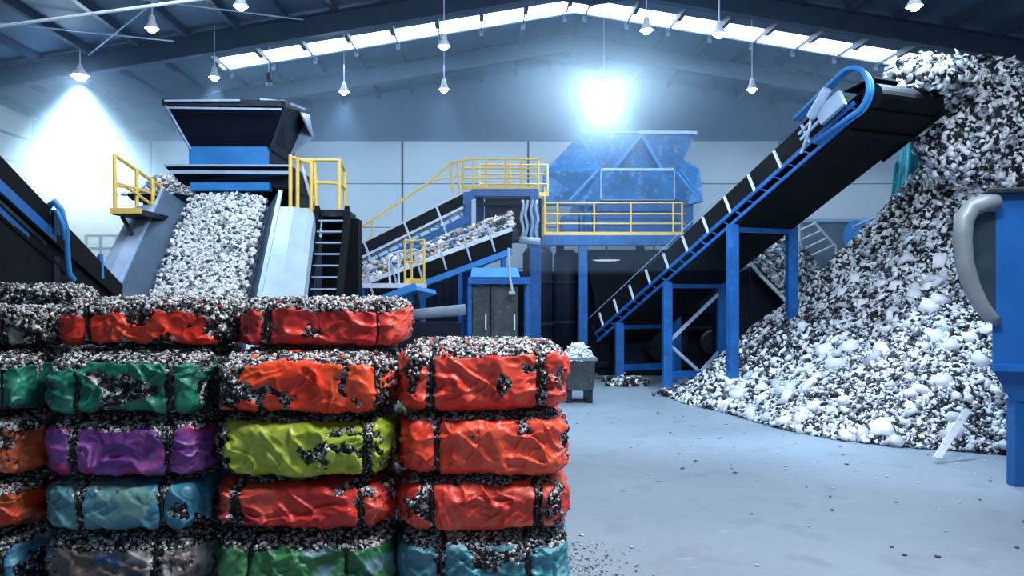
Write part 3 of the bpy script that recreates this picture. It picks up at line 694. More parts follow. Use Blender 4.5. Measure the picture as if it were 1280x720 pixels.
g = 16; u, v = np.meshgrid(np.linspace(-1, 1, g + 1), np.linspace(-1, 1, g + 1), indexing='ij')
mz = ztop - .03 + .42 * (1 - u ** 2) * (1 - v ** 2) ; mV = np.stack([(x0 + x1) / 2 + u * (x1 - x0) * .48, Y + .5 + v * .5, mz], -1).reshape(-1, 3)
i, j = np.meshgrid(np.arange(g), np.arange(g), indexing='ij'); k = (i * (g + 1) + j).ravel(); mF = np.stack([k, k + g + 1, k + g + 2, k + 1], 1)
s_ = rng.choice(len(mV), 500)
stuff('white_waste', [(mV, mF, np.tile(np.array([.6, .66, .75]), (len(mV), 1))), flakes(mV[s_] + rng.normal(0, .03, (500, 3)) * [1, 1, .3], np.tile([0, 0, 1.], (500, 1)), rng.uniform(.05, .14, 500), palette(rng, 500, [(4, (.8, .86, .93)), (1, (.4, .45, .5))]), rng, .6)], 'white waste heaped in the dark bin', 'waste')

# ================================================================== WALKWAY AND SORTING LINE (middle)
Yw = 24.0
def X(px, Y=Yw): return (px - 600) / 1000 * Y
def Z(py, Y=Yw): return CH - (py - 365) / 1000 * Y
root = empty('walkway', (X(630), Yw, 0), 'raised blue walkway with pale yellow railings left of the big hopper', 'walkway')
w = MB(); w.box((X(590), Yw, Z(245)), (X(672), Yw + .12, Z(236))); w.box((X(590), Yw + .12, Z(241)), (X(672), Yw + 1.6, Z(237.5))); w.build('deck', BLUE, root)
w = MB(); w.beam(P(592, 240, Yw), P(576, 262, Yw), .12, .2); w.build('stair_head', BLUE, root)
for x, y in ((X(584), Yw + .05), (X(668), Yw + .05), (X(600), Yw + 1.5), (X(675), Yw + 1.5)):
    MB().beam((x, y, 0), (x, y, Z(240)), .26, .26, up=(0, 1, 0)).build('post', BLUE, root, bevel=.01)
railing(root, [(X(579), Yw + .05, Z(237)), (X(592), Yw + .05, Z(237)), (X(608), Yw + .05, Z(237)), (X(632), Yw + .05, Z(237)), (X(652), Yw + .05, Z(237)), (X(673), Yw + .05, Z(237))], .92, m=YELL)
railing(root, [(X(600), Yw + 1.6, Z(237)), (X(640), Yw + 1.6, Z(237)), (X(690), Yw + 1.6, Z(237))], 1.0)
w = MB(); w.box((X(606), Yw + .3, Z(300)), (X(678), Yw + 1.5, Z(247))); w.box((X(596), Yw + .1, Z(256)), (X(648), Yw + .3, Z(252))); w.build('enclosure', NAVY, root)
w = MB()
for i, px in enumerate((653, 658, 665, 671)):
    pts = [P(px + 1.5 * math.sin(k * 1.3 + i), 250 + 6.2 * k, Yw - .05) for k in range(9)]; w.tube(pts, .05, 8)
w.beam(P(649, 300, Yw - .05), P(675, 302, Yw - .05), .2, .2); w.build('hanging_hose', GALV, root, smooth=True)
# stair flight from the walkway down to the left with handrail
root = empty('stair_flight', (X(430, 23.2), 23.2, 0), 'long inclined stair with yellow handrail climbing to the raised walkway', 'staircase')
Ys = 23.2
def q(px, py, dy=0): return P(px, py, Ys + dy)
a0, a1 = q(405, 327), q(579, 241)
for dy in (0, .9):
    w = MB(); A_, B_ = a0 + Vector((0, dy, 0)), a1 + Vector((0, dy, 0)); dn = Vector((0, 0, -.42))
    w.plate([A_, B_, B_ + dn, A_ + dn], .04); w.build('stringer', BLACK, root)
    w = MB(); w.beam(A_, B_, .07, .05); w.beam(A_ + dn, B_ + dn, .09, .07); w.build('stringer_edge', WHITE, root)
w = MB()
for k in range(18): c = a0.lerp(a1, (k + .5) / 18); w.box((c.x - .14, Ys, c.z - .22), (c.x + .14, Ys + .9, c.z - .19))
w.build('tread', GALV, root)
w = MB()
for dy in (-.03,):
    for (px, py) in ((455, 302), (505, 277), (545, 257)): MB().beam(q(px, py, dy), q(px + 13, py + 35, dy), .06, .06).build('rail_post', WHITE, root)
w = MB(); w.tube([q(405, 311, -.02), q(440, 291, -.02), q(540, 226, -.02), q(563, 204, -.02), q(592, 198, .1)], .035); w.tube([q(566, 240), q(563, 204, -.02)], .03); w.tube([q(575, 243), q(572, 202)], .03); w.tube([q(465, 300), q(465, 276)], .02)
w.tube([q(540, 226, -.02), q(580, 219)], .02)
w.build('handrail', YELL, root)
w = MB(); b0, b1 = q(405, 361), q(585, 273)
w.beam(b0, b1, .12, .22); 
for k in range(14): c = b0.lerp(b1, k / 14); d_ = b0.lerp(b1, (k + .6) / 14); w.beam(c + Vector((0, -.02, .35)), d_, .04, .05)
w.build('truss', BLUE, root)
# legs to floor
w = MB()
for px, py in ((455, 330), (520, 300)): w.beam(q(px, py, .1), Vector((q(px, py).x, Ys + .1, 0)), .14, .14, up=(0, 1, 0))
w.build('leg', NAVY, root)
# sorting conveyor below it
Yc = 22.2
root = empty('sorting_conveyor', (X(540, Yc), Yc, 0), 'inclined sorting conveyor carrying pale waste, below the stair flight', 'conveyor')
s0, s1 = P(438, 362, Yc), P(640, 288, Yc)
u_ = (s1 - s0); bw = Vector((0, 1.3, 0))
w = MB(); w.plate([s0 + bw, s1 + bw, s1, s0], .06); w.build('belt', BLACK, root)
w = MB(); w.beam(s0 + Vector((0, 0, .04)), s1 + Vector((0, 0, .04)), .08, .12); w.beam(s0 + bw + Vector((0, 0, .04)), s1 + bw + Vector((0, 0, .04)), .08, .12); w.build('edge_rail', WHITE, root)
w = MB(); dn = Vector((0, 0, -.5)); w.plate([s0 + dn * .1, s1 + dn * .1, s1 + dn * 1.0, s0 + dn * 1.0], .05); w.build('side_plate', BLACK, root)
w = MB(); w.beam(s0 + dn * 1.15, s1 + dn * 1.15, .12, .16); w.beam(s0 + dn * 1.15 + bw, s1 + dn * 1.15 + bw, .12, .16); w.build('chassis', SKYB, root)
for f in (.05, .35, .68, .95):
    c = s0.lerp(s1, f); w = MB()
    for dy in (0.05, 1.25): w.beam((c.x, Yc + dy, 0), (c.x, Yc + dy, c.z - .55), .12, .12, up=(0, 1, 0))
    w.build('leg', BLUE, root)
w = MB()
for f in (.1, .25, .4, .55, .7, .85): c = s0.lerp(s1, f); w.beam(c + Vector((0, -.06, .35)), c + Vector((.2, -.06, -.35)), .05, .05)
w.tube([s0.lerp(s1, .1) + Vector((0, -.06, .35)), s0.lerp(s1, .85) + Vector((0, -.06, .35))], .025)
w.build('guard_frame', GALV, root)
w = MB(); w.lathe((s1.x, Yc + .65, s1.z - .1), [(.0, -.6), (.2, -.6), (.2, .6), (0, .6)], 16, 'y'); w.build('drum', DARK, root)
n = 2600; f = rng.random(n); vv = rng.random(n)
pos = np.array(s0)[None] + np.array(u_)[None] * f[:, None]; pos[:, 1] += .08 + vv * 1.15; pos[:, 2] += .08 + .5 * np.sin(vv * math.pi) * rng.uniform(.2, 1, n)
stuff('conveyed_waste', [flakes(pos, np.tile([0, -.3, 1.], (n, 1)), rng.uniform(.08, .28, n), palette(rng, n, [(4, (.75, .75, .76)), (2, (.55, .45, .42)), (.8, (.65, .35, .2)), (2, (.05, .06, .08)), (1, (.1, .2, .4))]), rng, 1, .2)], 'pale mixed waste lying on the sorting conveyor under the stair', 'waste')
# small fenced landing in front of it
Yl = 20.6
root = empty('landing', (X(500, Yl), Yl, 0), 'small white landing with a low yellow guard frame under the stair flight', 'platform')
zl = Z(354, Yl)
w = MB(); w.box((X(448, Yl), Yl, zl - .12), (X(531, Yl), Yl + .9, zl)); w.build('deck', WHITE, root)
for px in (452, 527):
    w = MB(); w.beam((X(px, Yl), Yl + .1, 0), (X(px, Yl), Yl + .1, zl - .12), .1, .1, up=(0, 1, 0)); w.beam((X(px, Yl), Yl + .8, 0), (X(px, Yl), Yl + .8, zl - .12), .1, .1, up=(0, 1, 0)); w.build('leg', BLUE, root)
railing(root, [(X(506, Yl), Yl + .05, zl), (X(512, Yl), Yl + .6, zl), (X(530, Yl), Yl + .05, zl)], 1.12, mids=(.5,))
w = MB(); w.tube([(X(487, Yl), Yl + .1, zl), (X(485, Yl), Yl + .1, zl + .75), (X(505, Yl), Yl + .1, zl + .85)], .03); w.tube([(X(498, Yl), Yl + .1, zl), (X(497, Yl), Yl + .1, zl + .8)], .03); w.build('hoop', WHITE, root)
# hull shaped light blue tray below
root = empty('chute_tray', (X(500, 19.6), 19.6, 0), 'pale blue sloping tray below the white landing', 'tray')
w = MB(); w.plate([P(440, 392, 19.2), P(520, 360, 19.6), P(545, 365, 20.3), P(452, 398, 20)], .12); w.beam(P(440, 388, 19.1), P(520, 357, 19.4), .1, .16); w.build('tray', SKYB, root)
w = MB()
for a in (P(452, 392, 19.5), P(520, 366, 19.8)): w.beam((a.x, a.y, 0), (a.x, a.y, a.z), .12, .12, up=(0, 1, 0))
w.build('leg', NAVY, root)
# horizontal dark pipe machine behind the bales
root = empty('screw_press', (X(540, 18.8), 18.8, 0), 'dark machine with a horizontal steel tube behind the top red bale', 'machine')
w = MB(); a, b = P(492, 396, 18.8), P(582, 387, 18.8); w.tube([a, b], .13, 16); w.build('tube', GREY, root, smooth=True)
w = MB(); w.box((a.x + .1, 18.7, .0), (b.x - .1, 19.3, CH - 38 / 1000 * 18.8)); w.box((a.x - .1, 18.6, .5), (b.x, 18.7, .8)); w.box((a.x - .1, 18.6, 1.4), (b.x, 18.7, 1.65)); w.build('body', NAVY, root)
# blue bench with cabinets
root = empty('work_bench', (X(618, 21), 21, 0), 'blue topped bench with grey cabinets below the raised walkway', 'bench')
w = MB(); w.box((X(585, 21), 21, Z(355, 21)), (X(662, 21), 22, Z(346, 21))); w.build('apron', BLUE, root)
w = MB(); w.hexa([(X(588, 21), 21.05, Z(346, 21)), (X(650, 21), 21.05, Z(346, 21)), (X(650, 21), 22, Z(346, 21)), (X(588, 21), 22, Z(346, 21)), (X(590, 21), 21.4, Z(334, 21)), (X(648, 21), 21.4, Z(334, 21)), (X(648, 21), 22, Z(334, 21)), (X(590, 21), 22, Z(334, 21))]); w.build('worktop', SKYB, root)
for (p0, p1) in ((588, 612), (614, 648)):
    w = MB(); w.box((X(p0, 21), 21.15, .12), (X(p1, 21), 21.95, Z(358, 21))); w.box((X(p0, 21) + .05, 21.12, 1.5), (X(p1, 21) - .05, 21.15, Z(362, 21))); cb = w.build('cabinet', DGRN, root, bevel=.01)
    MB().box((X(p1, 21) - .12, 21.06, 2.0), (X(p1, 21) - .08, 21.12, 2.4)).build('handle', WHITE, cb)
w = MB()
for px in (587, 660): w.box((X(px, 21) - .05, 21.05, 0), (X(px, 21) + .05, 21.15, Z(355, 21))); w.box((X(px, 21) - .05, 21.85, 0), (X(px, 21) + .05, 21.95, Z(355, 21)))
w.build('leg', BLUE, root)
w = MB(); w.tube([P(636, 310, 20.9), P(637, 345, 20.85), P(641, 368, 20.85)], .035); w.box(P(636, 368, 20.9), P(644, 364, 20.8)); w.build('pipe', GALV, root)

# ================================================================== LEFT FEEDER
root = empty('feed_hopper', (-5.6, 18.6, 0), 'tall dark navy hopper machine above the granule chute', 'hopper')
def V3(x, y, z): return Vector((x, y, z))
bl, br, zb_, ztp = -6.53, -4.77, 6.24, 7.15
w = MB()
w.plate([V3(bl, 18, zb_), V3(br, 18, zb_), P(353, 133, 17.5), P(206, 131, 17.5)], .06)
w.plate([V3(br, 18, zb_), V3(br, 20.1, zb_), V3(-4.5, 21, 7.72), P(353, 133, 17.5)], .06)
w.plate([V3(bl, 20.1, zb_), V3(bl, 18, zb_), P(206, 131, 17.5), V3(-7.1, 21, 7.5)], .06)
w.plate([V3(br, 20.1, zb_), V3(bl, 20.1, zb_), V3(-7.1, 21, 7.5), V3(-4.5, 21, 7.72)], .06)
w.build('funnel', NAVY, root)
w = MB(); w.plate([V3(-4.48, 21, 7.72), P(391, 172, 20.3), P(363, 194, 19.8)], .05); w.plate([V3(-4.5, 21, 7.72), P(391, 172, 20.3), P(374, 138, 19.5)], .04); w.build('side_flap', GALV, root)
w = MB(); a, b = P(206, 128, 17.4), P(353, 130, 17.4)
w.beam(a, b, .12, .13); w.beam(b, V3(-4.5, 21, 7.75), .12, .14); w.beam(a, V3(-7.1, 21, 7.52), .12, .14); w.beam(V3(-7.1, 21, 7.52), V3(-4.5, 21, 7.74), .12, .14)
w.build('rim', DARK, root)
w = MB(); w.beam(P(206, 126, 17.3), P(300, 125.5, 17.3), .05, .04); w.beam(P(325, 124, 17.5), P(352, 127, 17.6), .05, .04); w.beam(P(352, 126, 17.6), P(381, 137, 19), .05, .05)
w.beam(P(206.5, 131, 17.4), P(238, 186, 17.9), .04, .04); w.beam(P(207, 134.5, 17.33), P(352, 136.5, 17.33), .02, .04); w.build('rim_edge', BRIM, root)
w = MB(); w.box((bl, 17.95, 5.83), (br, 18.1, 6.26)); w.build('neck_panel', SKYB, root)
w = MB(); w.box((bl, 18.1, 5.7), (br, 20.1, 6.24)); w.build('neck', NAVY, root)
# lower tray
w = MB(); w.hexa([P(226, 229, 17.8), P(362, 236, 17.4), V3(-4.2, 20, 5.3), V3(-6.6, 20, 5.3), P(205, 207, 17.4), P(363, 207, 17.4), V3(-4.1, 20.2, 5.78), V3(-7, 20.2, 5.78)]); w.build('tray', NAVY, root)
w = MB(); w.beam(P(205, 206.5, 17.35), P(362, 207, 17.35), .05, .04); w.beam(P(213, 215, 17.4), P(361, 216, 17.3), .06, .07); w.build('tray_lip', GALV, root)
w = MB(); w.box((X(240, 17.4), 17.3, Z(239, 17.4)), (X(338, 17.4), 17.55, Z(229, 17.4))); w.build('spout_panel', SKYB, root)
w = MB(); w.box((-6.9, 18.1, .0), (-4.2, 20.3, 5.3)); w.box((-4.25, 17.2, 0), (-3.75, 19.5, 4.3)); w.box((-4.2, 16.2, .5), (-3.9, 17.2, 3.6)); w.build('body', NAVY, root, bevel=.02)
w = MB(); w.box((-4.15, 16.1, 0), (-4.0, 16.25, 4.4)); w.box((-3.72, 16.9, 0), (-3.58, 17.05, 4.6)); w.box((-3.95, 16.15, 2.2), (-3.65, 16.9, 3.6)); w.beam((-4.0, 16.1, 4.2), (-3.6, 16.1, 3.2), .08, .08); w.build('side_frame', BLUE, root)

# chute
root = empty('granule_chute', (-5.3, 15.5, 0), 'grey steel chute sloping toward the camera below the navy hopper', 'chute')
def ch(t, o, up=0):
    base = Vector((-5.36, 17.1, 4.84)).lerp(Vector((-5.03, 14.5, 2.95)), t)
    n = Vector((0, -.62, .78)); return base + Vector((o, 0, 0)) + n * up
TS = [0, .3, .5, .75, 1, 1.3, 1.6, 1.9]
def strip(prof, name, m, thick=.04, t0=0):
    """prof: list of (offset, up) across; sweeps along the chute"""
    w = MB(); n = len(prof); vs = []
    ts = [max(t, t0) for t in TS]
    for t in ts:
        for (o, u) in prof: vs.append(ch(t, o, u))
        for (o, u) in prof: vs.append(ch(t, o, u - thick))
    fs = []
    for i in range(len(TS) - 1):
        for k in range(n - 1):
            a = i * 2 * n + k; b = a + 2 * n; fs += [(a, a + 1, b + 1, b), (a + n, b + n, b + n + 1, a + n + 1)]
        for k in (0, n - 1): a = i * 2 * n + k; fs.append((a, a + 2 * n, a + 3 * n, a + n))
    for e in (0, len(TS) - 1):
        for k in range(n - 1): a = e * 2 * n + k; fs.append((a, a + 1, a + 1 + n, a + n))
    w.add(vs, fs); return w.build(name, m, root, smooth=False)
CHF = mat('chute_liner', (.1, .15, .22), .4, .4, .2, 2)
strip([(-.85, 0), (.85, 0)], 'floor_plate', CHF)
strip([(-1.28, .42), (-.85, 0)], 'side_wall', CHF); strip([(.85, 0), (1.12, .38)], 'side_wall', CHF)
strip([(-1.34, .46), (-1.28, .46), (-1.28, .42)], 'rim', BRIM, .05); strip([(1.12, .4), (1.2, .4)], 'rim', BRIM, .05)
strip([(-1.95, .02), (-1.93, .2), (-1.82, .33), (-1.6, .4), (-1.34, .42)], 'fender', GALV, t0=.2); strip([(1.2, .36), (1.5, .36), (1.78, .3), (1.88, .2), (1.9, 0)], 'fender', GALV, t0=.2)
w = MB()
for o in (-1.85, 1.8):
    for t in (.25, 1.5): a = ch(t, o, -.05); w.beam((a.x, a.y, 0), (a.x, a.y, a.z), .14, .14, up=(0, 1, 0))
w.build('leg', BLUE, root)
# end wall of chute
n = 12000; t = rng.random(n) * 1.9; n_ = n; o = rng.uniform(-.84, .84, n); bump_ = .12 + .16 * (1 - (o / .95) ** 2) + .05 * rng.random(n)
keepf = (np.abs(o) < .7) | (np.sin(t * 60) + rng.normal(0, .5, n) > 0)
t, o, bump_ = t[keepf], o[keepf], bump_[keepf]; n = len(t)
pos = np.array([ch(a, b, c) for a, b, c in zip(t, o, bump_)])
gp = [flakes(pos, np.tile([0, -.62, .78], (n, 1)), rng.uniform(.05, .11, n), palette(rng, n, [(8, (.72, .74, .76)), (3, (.5, .53, .57)), (1.6, (.17, .19, .22)), (2.4, (.03, .035, .04))]), rng, 1, .35, (.6, 1))]
bv, bf = [], []
OS = np.linspace(-.82, .82, 9); 
for a in TS:
    for b in OS: bv.append(ch(a, b, .06 + .16 * (1 - (b / .95) ** 2)))
nb = len(OS)
for i in range(len(TS) - 1):
    for k in range(nb - 1): a = i * nb + k; bf.append((a, a + 1, a + 1 + nb, a + nb))
gp.append((np.array(bv), np.array(bf), np.tile(np.array([.1, .11, .13]), (len(bv), 1))))
stuff('plastic_granules', gp, 'bed of white plastic granules sliding down the grey chute', 'granules')
# spill behind upper left of chute
n = 900; x = rng.normal(-6.95, .28, n); y = rng.uniform(17.2, 18, n); z = 5.1 + .45 * rng.random(n) * np.exp(-((x + 6.9) / .45) ** 2)
stuff('spilled_granules', [flakes(np.stack([x, y, z], 1), np.tile([0, 0, 1.], (n, 1)), rng.uniform(.06, .13, n), palette(rng, n, [(5, (.9, .92, .95)), (1, (.5, .55, .6))]), rng, 1)], 'small white spill at the upper left corner of the chute, under the tray', 'granules')
w = MB(); w.hexa([V3(-7.4, 17.0, 4.95), V3(-6.3, 17.0, 4.95), V3(-6.3, 18.1, 4.95), V3(-7.4, 18.1, 4.95), V3(-7.5, 16.95, 5.08), V3(-6.3, 16.95, 5.08), V3(-6.3, 18.1, 5.08), V3(-7.5, 18.1, 5.08)]); w.beam((-7.2, 17.3, 0), (-7.2, 17.3, 4.95), .12, .12, up=(0, 1, 0)); w.beam((-7.2, 18, 0), (-7.2, 18, 4.95), .12, .12, up=(0, 1, 0))
tag(w.build('spill_shelf', NAVY), 'navy shelf on posts holding the small white spill beside the chute', 'shelf')

# left access platform
root = empty('access_platform', (-7.1, 16.5, 0), 'small access platform with yellow railing left of the chute', 'platform')
zf = 4.55
w = MB(); w.box((-6.9, 15, zf - .1), (-6.35, 16.9, zf)); w.build('deck', DARK, root)
w = MB(); w.beam((-6.92, 14.98, zf - .03), (-6.35, 14.98, zf - .03), .05, .1); w.build('toe_board', YELL, root)
A = [(-6.86, 15.02, zf), (-7.0, 16.3, zf), (-7.1, 17.4, zf), (-7.2, 18.3, zf)]
w = MB(); a, b = P(143, 194, 15), P(205, 236, 17); 
for (p0, p1) in ((P(144, 262, 15), P(143, 194, 15)), (P(171, 258, 15.8), P(171, 212, 15.8)), (P(191, 258, 16.4), P(191, 224, 16.4)), (P(202, 250, 16.8), P(202, 232, 16.8))): w.tube([p0, p1], .04)
w.tube([a, b], .035); w.tube([P(144, 232, 15), P(157, 233, 15.4), P(193, 258, 16.4)], .03); w.tube([P(144, 228, 15), P(200, 245, 16.8)], .025)
w.build('railing', YELL, root)
w = MB(); w.beam((-6.85, 15.3, zf - .1), (-6.5, 15.5, 3.7), .07, .07); w.beam((-6.5, 15.5, 3.7), (-6.5, 15.5, 0), .12, .12, up=(0, 1, 0)); w.beam((-6.45, 16.8, zf - .1), (-6.45, 16.8, 0), .12, .12, up=(0, 1, 0)); w.build('support', DARK, root)
# right ladder landing and steep stair
root = empty('stair_tower', (-3.2, 16.5, 0), 'steep dark stair tower with yellow railings right of the navy hopper', 'staircase')
Yt = 16.8; zl2 = Z(262, Yt)
w = MB(); w.box((X(364, Yt), Yt, zl2 - .14), (X(434, Yt), Yt + 1.2, zl2)); w.build('landing', DARK, root)
w = MB()
for (px, y0, y1, dy) in ((363, 193, 276, -.1), (372, 197, 274, 0), (389, 201, 276, -.1), (396, 204, 272, 0), (424, 199, 262, 0), (431, 212, 258, 1.1)): w.tube([P(px, y1, Yt + dy), P(px - (3 if px == 396 else 0), y0, Yt + dy)], .04)
for (a, b) in (((363, 196), (392, 204)), ((376, 200), (424, 200)), ((390, 228), (425, 229)), ((363, 262), (392, 262)), ((360, 272), (392, 274))): w.tube([P(*a, Yt), P(*b, Yt)], .033)
w.tube([P(424, 200, Yt), P(431, 213, Yt + 1.1)], .033); w.tube([P(424, 229, Yt), P(431, 236, Yt + 1.1)], .03)
w.build('railing', YELL, root)
w = MB(); w.tube([P(376, 202, Yt + .1), P(388, 245, Yt + .1)], .035); w.build('grab_bar', WHITE, root)
tp0, tp1 = V3(X(398, Yt), Yt, zl2), V3(X(398, Yt) - .0, 14.2, 0)
for dx in (0, .62):
    w = MB(); a = tp0 + V3(dx, 0, 0); b = tp1 + V3(dx, 0, 0); w.beam(a, b, .09, .3); w.build('stringer', BLACK, root)
w = MB()
for k in range(1, 20): c = tp0.lerp(tp1, k / 20); w.box((c.x + .04, c.y - .12, c.z - .03), (c.x + .58, c.y + .12, c.z))
w.build('tread', GALV, root)
w = MB(); w.box((X(398, Yt) - .02, Yt + .5, 0), (X(398, Yt) + .75, Yt + 1.1, zl2 - .14)); w.build('rear_frame', BLACK, root)

# ================================================================== LEFT CONVEYOR
root = empty('belt_conveyor', (-6.2, 12.5, 0), 'black and blue conveyor descending from the upper left frame edge', 'conveyor')
e0, e1 = P(-60, 133, 9.0), P(152, 356, 13.2)
lw = Vector((-.95, .5, 0)) * 1.1
def lc(t, off=0, dz=0): return e0.lerp(e1, t) + lw * off + Vector((0, 0, dz))
w = MB(); w.plate([lc(0), lc(1), lc(1, 0, -.28), lc(0, 0, -.55)], .04); w.plate([lc(0, 1), lc(1, 1), lc(1, 1, -.28), lc(0, 1, -.55)], .04); w.build('side_skirt', BLACK, root)
w = MB(); w.plate([lc(0, 0, -.2), lc(1, 0, -.15), lc(1, 1, -.15), lc(0, 1, -.2)], .05); w.plate([lc(0, .02, -.75), lc(1, .02, -.55), lc(1, 1, -.55), lc(0, 1, -.75)], .05); w.build('belt', BLACK, root)
w = MB(); w.beam(lc(0, 0) + V3(0, -.03, 0), lc(1) + V3(0, -.03, 0), .03, .03); w.build('skirt_edge', DARK, root)
w = MB(); w.beam(P(-60, 181, 8.95), P(142, 366, 13.1), .1, .14); w.build('main_rail', BLUE, root)
w = MB(); w.beam(P(-60, 211, 8.95), P(72, 332, 11.5), .08, .08); w.build('lower_rail', BLUE, root)
w = MB(); w.beam(P(-60, 200, 8.9), P(88, 334, 11.8), .05, .05); w.build('cable', DARK, root)
w = MB(); w.plate([P(-60, 186, 9.1), P(150, 372, 13.3), P(120, 470, 13.2), P(-60, 470, 9.1)], .05)
w.build('lower_guard', BLACK, root)
w = MB(); w.tube([P(61, 258, 11.0), P(60, 278, 11.0), P(62, 292, 11.0)], .03); w.tube([P(61, 258, 11), P(68, 252, 11), P(76, 262, 11), P(82, 285, 11.1), P(84, 320, 11.2), P(86, 342, 11.3), P(92, 350, 11.4)], .045, 10); w.tube([P(70, 262, 10.95), P(78, 280, 11), P(80, 300, 11)], .035)
w.build('handle_frame', SKYB, root, smooth=True)
w = MB(); w.tube([P(122, 324, 12.5), P(126, 318, 12.5), P(127, 348, 12.5), P(123, 350, 12.5)], .04, 8, True); w.build('end_handle', SKYB, root)
w = MB(); a = P(68, 262, 11.1); w.box((a.x - .04, 11.1, a.z - .35), (a.x + .1, 11.2, a.z)); w.build('control_box', GALV, root)
w = MB()
for t in (.12, .5, .9): a = lc(t, .1, -.6); w.beam((a.x, a.y + .1, 0), (a.x, a.y + .1, a.z), .16, .16, up=(0, 1, 0))
w.build('leg', NAVY, root)

# far machines on the left, in the haze
root = empty('baling_press', (-14, 28.5, 0), 'hazy dark grey machine far behind the left conveyor', 'machine')
w = MB(); w.box((-14.4, 28, 0), (-12.9, 30, 4.8)); w.hexa([V3(-14.9, 28, 4.8), V3(-13.1, 28, 4.8), V3(-13.1, 30, 4.8), V3(-14.9, 30, 4.8), V3(-14.4, 28.2, 5.7), V3(-13.4, 28.2, 5.9), V3(-13.4, 29.8, 5.9), V3(-14.4, 29.8, 5.7)]); w.build('body', GREY, root, bevel=.05)
w = MB(); w.lathe((-13.4, 27.9, 5.1), [(0, 0), (.4, 0), (.4, .4)], 20, 'y'); w.build('drum', GREY, root); w = MB(); w.tube([(-14.2, 28.3, 5.6), (-14.2, 28.3, 6.6)], .06); w.build('pipe', GREY, root)
root = empty('guard_rail', (-10, 22, 0), 'grey guard rail with a waste filled trough, left of the chute', 'railing')
w = MB()
for z in (4.55, 4.2, 3.75): w.beam(P(106, 296, 22) * 1 + V3(0, 0, z - 4.52), P(160, 297, 22) + V3(0, 0, z - 4.5), .06, .07)
for px in (108, 126, 146): a = P(px, 296, 22); w.beam((a.x, 22, 0), (a.x, 22, 4.55), .07, .07, up=(0, 1, 0))
w.build('frame', GALV, root)

# ================================================================== RIGHT BACKGROUND
root = empty('storage_bunker', (10.5, 27, 0), 'grey steel bunker behind the conveyor legs, beside the blue drum', 'bunker')
Yq = 27.0
w = MB(); w.hexa([V3(X(1010, Yq), Yq, 0), V3(X(1075, Yq), Yq, 0), V3(X(1075, Yq), Yq + 2, 0), V3(X(1010, Yq), Yq + 2, 0), V3(X(1003, Yq), Yq, Z(277, Yq)), V3(X(1125, Yq), Yq, Z(277, Yq)), V3(X(1125, Yq), Yq + 2, Z(277, Yq)), V3(X(1003, Yq), Yq + 2, Z(277, Yq))]); w.build('tub', GREY, root)
w = MB(); w.beam(P(1003, 276, Yq - .05), P(1125, 276, Yq - .05), .1, .12); w.beam(P(1073, 277, Yq - .05), P(1073, 290, Yq - .05), .06, .06); w.build('rim', GALV, root)
root = empty('ladder', P(1022, 330, 25) * 1, 'slanted white ladder in front of the grey bunker', 'ladder')
w = MB()
w.tube([P(1018, 278, 25), P(1045, 308, 25)], .04); w.tube([P(998, 276, 25.2), P(1001, 320, 25.2)], .035)
for k in range(4): w.tube([P(1019 + 8 * k, 279 + 9 * k, 25), P(999 + 4 * k, 288 + 11 * k, 25.2)], .03)
w.build('frame', WHITE, root)
w = MB(); w.tube([P(1001, 320, 25.2), (10.05, 25.2, 0)], .035); w.tube([P(1045, 308, 25), (11.1, 25, 0)], .035); w.build('leg', WHITE, root)
root = empty('blue_drum', P(1095, 340, 25.5), 'bright blue rotary drum half hidden by the waste heap', 'drum')
w = MB(); w.tube([P(1072, 300, 25.0), P(1130, 290, 25.5)], .62, 28); w.build('shell', SKYB, root, smooth=False)
w = MB(); w.tube([P(1066, 284, 24.3), P(1120, 262, 24.6)], .04); w.build('rail', GALV, root)
w = MB(); a = P(1095, 297, 25.2); w.box((a.x - .7, 24.9, 0), (a.x - .5, 25.6, a.z - .4)); w.box((a.x + .5, 24.9, 0), (a.x + .7, 25.6, a.z - .4)); w.build('cradle', NAVY, root)
# side trough with shreds between the conveyor legs
root = empty('discharge_trough', (9.2, 24, 0), 'tilted trough full of pale shreds seen between the conveyor legs', 'trough')
Yd = 24.4
w = MB(); w.plate([P(934, 326, Yd), P(992, 388, Yd - .4), P(1060, 400, Yd + .3), P(985, 290, Yd + 1.2)], .06); w.build('pan', DARK, root)
w = MB(); w.tube([P(933, 322, Yd - .05), P(952, 345, Yd - .12), P(975, 368, Yd - .3), P(993, 388, Yd - .45)], .06); w.tube([P(940, 318, Yd), P(960, 340, Yd - .1), P(985, 366, Yd - .35)], .04); w.build('rim', WHITE, root)
w = MB(); a = P(992, 380, Yd); w.beam((a.x, a.y, 0), (a.x, a.y, a.z), .14, .14, up=(0, 1, 0)); a = P(940, 335, Yd + .4); w.beam((a.x, a.y, 0), (a.x, a.y, a.z), .14, .14, up=(0, 1, 0)); w.build('leg', NAVY, root)
w = MB(); w.plate([P(896, 350, 25.3), P(938, 332, 25.3), P(996, 394, 25.3), P(1002, 430, 25.3), V3(X(1002, 25.3), 25.3, 0), V3(X(893, 25.3), 25.3, 0)], .9); w.build('body', NAVY, root)  # dark body added so the space between the conveyor legs reads black
n = 3200; a, b = rng.random(n), rng.random(n)
c00, c10, c11, c01 = [np.array(v) for v in (P(938, 322, Yd), P(992, 382, Yd - .4), P(1062, 392, Yd + .3), P(985, 292, Yd + 1.2))]
pos = c00 * ((1 - a) * (1 - b))[:, None] + c10 * (a * (1 - b))[:, None] + c11 * (a * b)[:, None] + c01 * ((1 - a) * b)[:, None]
pos += np.array([0, -.15, .12]) * (rng.random((n, 1)) + .6 * np.sin(a * 3.1)[:, None] * np.sin(b * 3.1)[:, None])
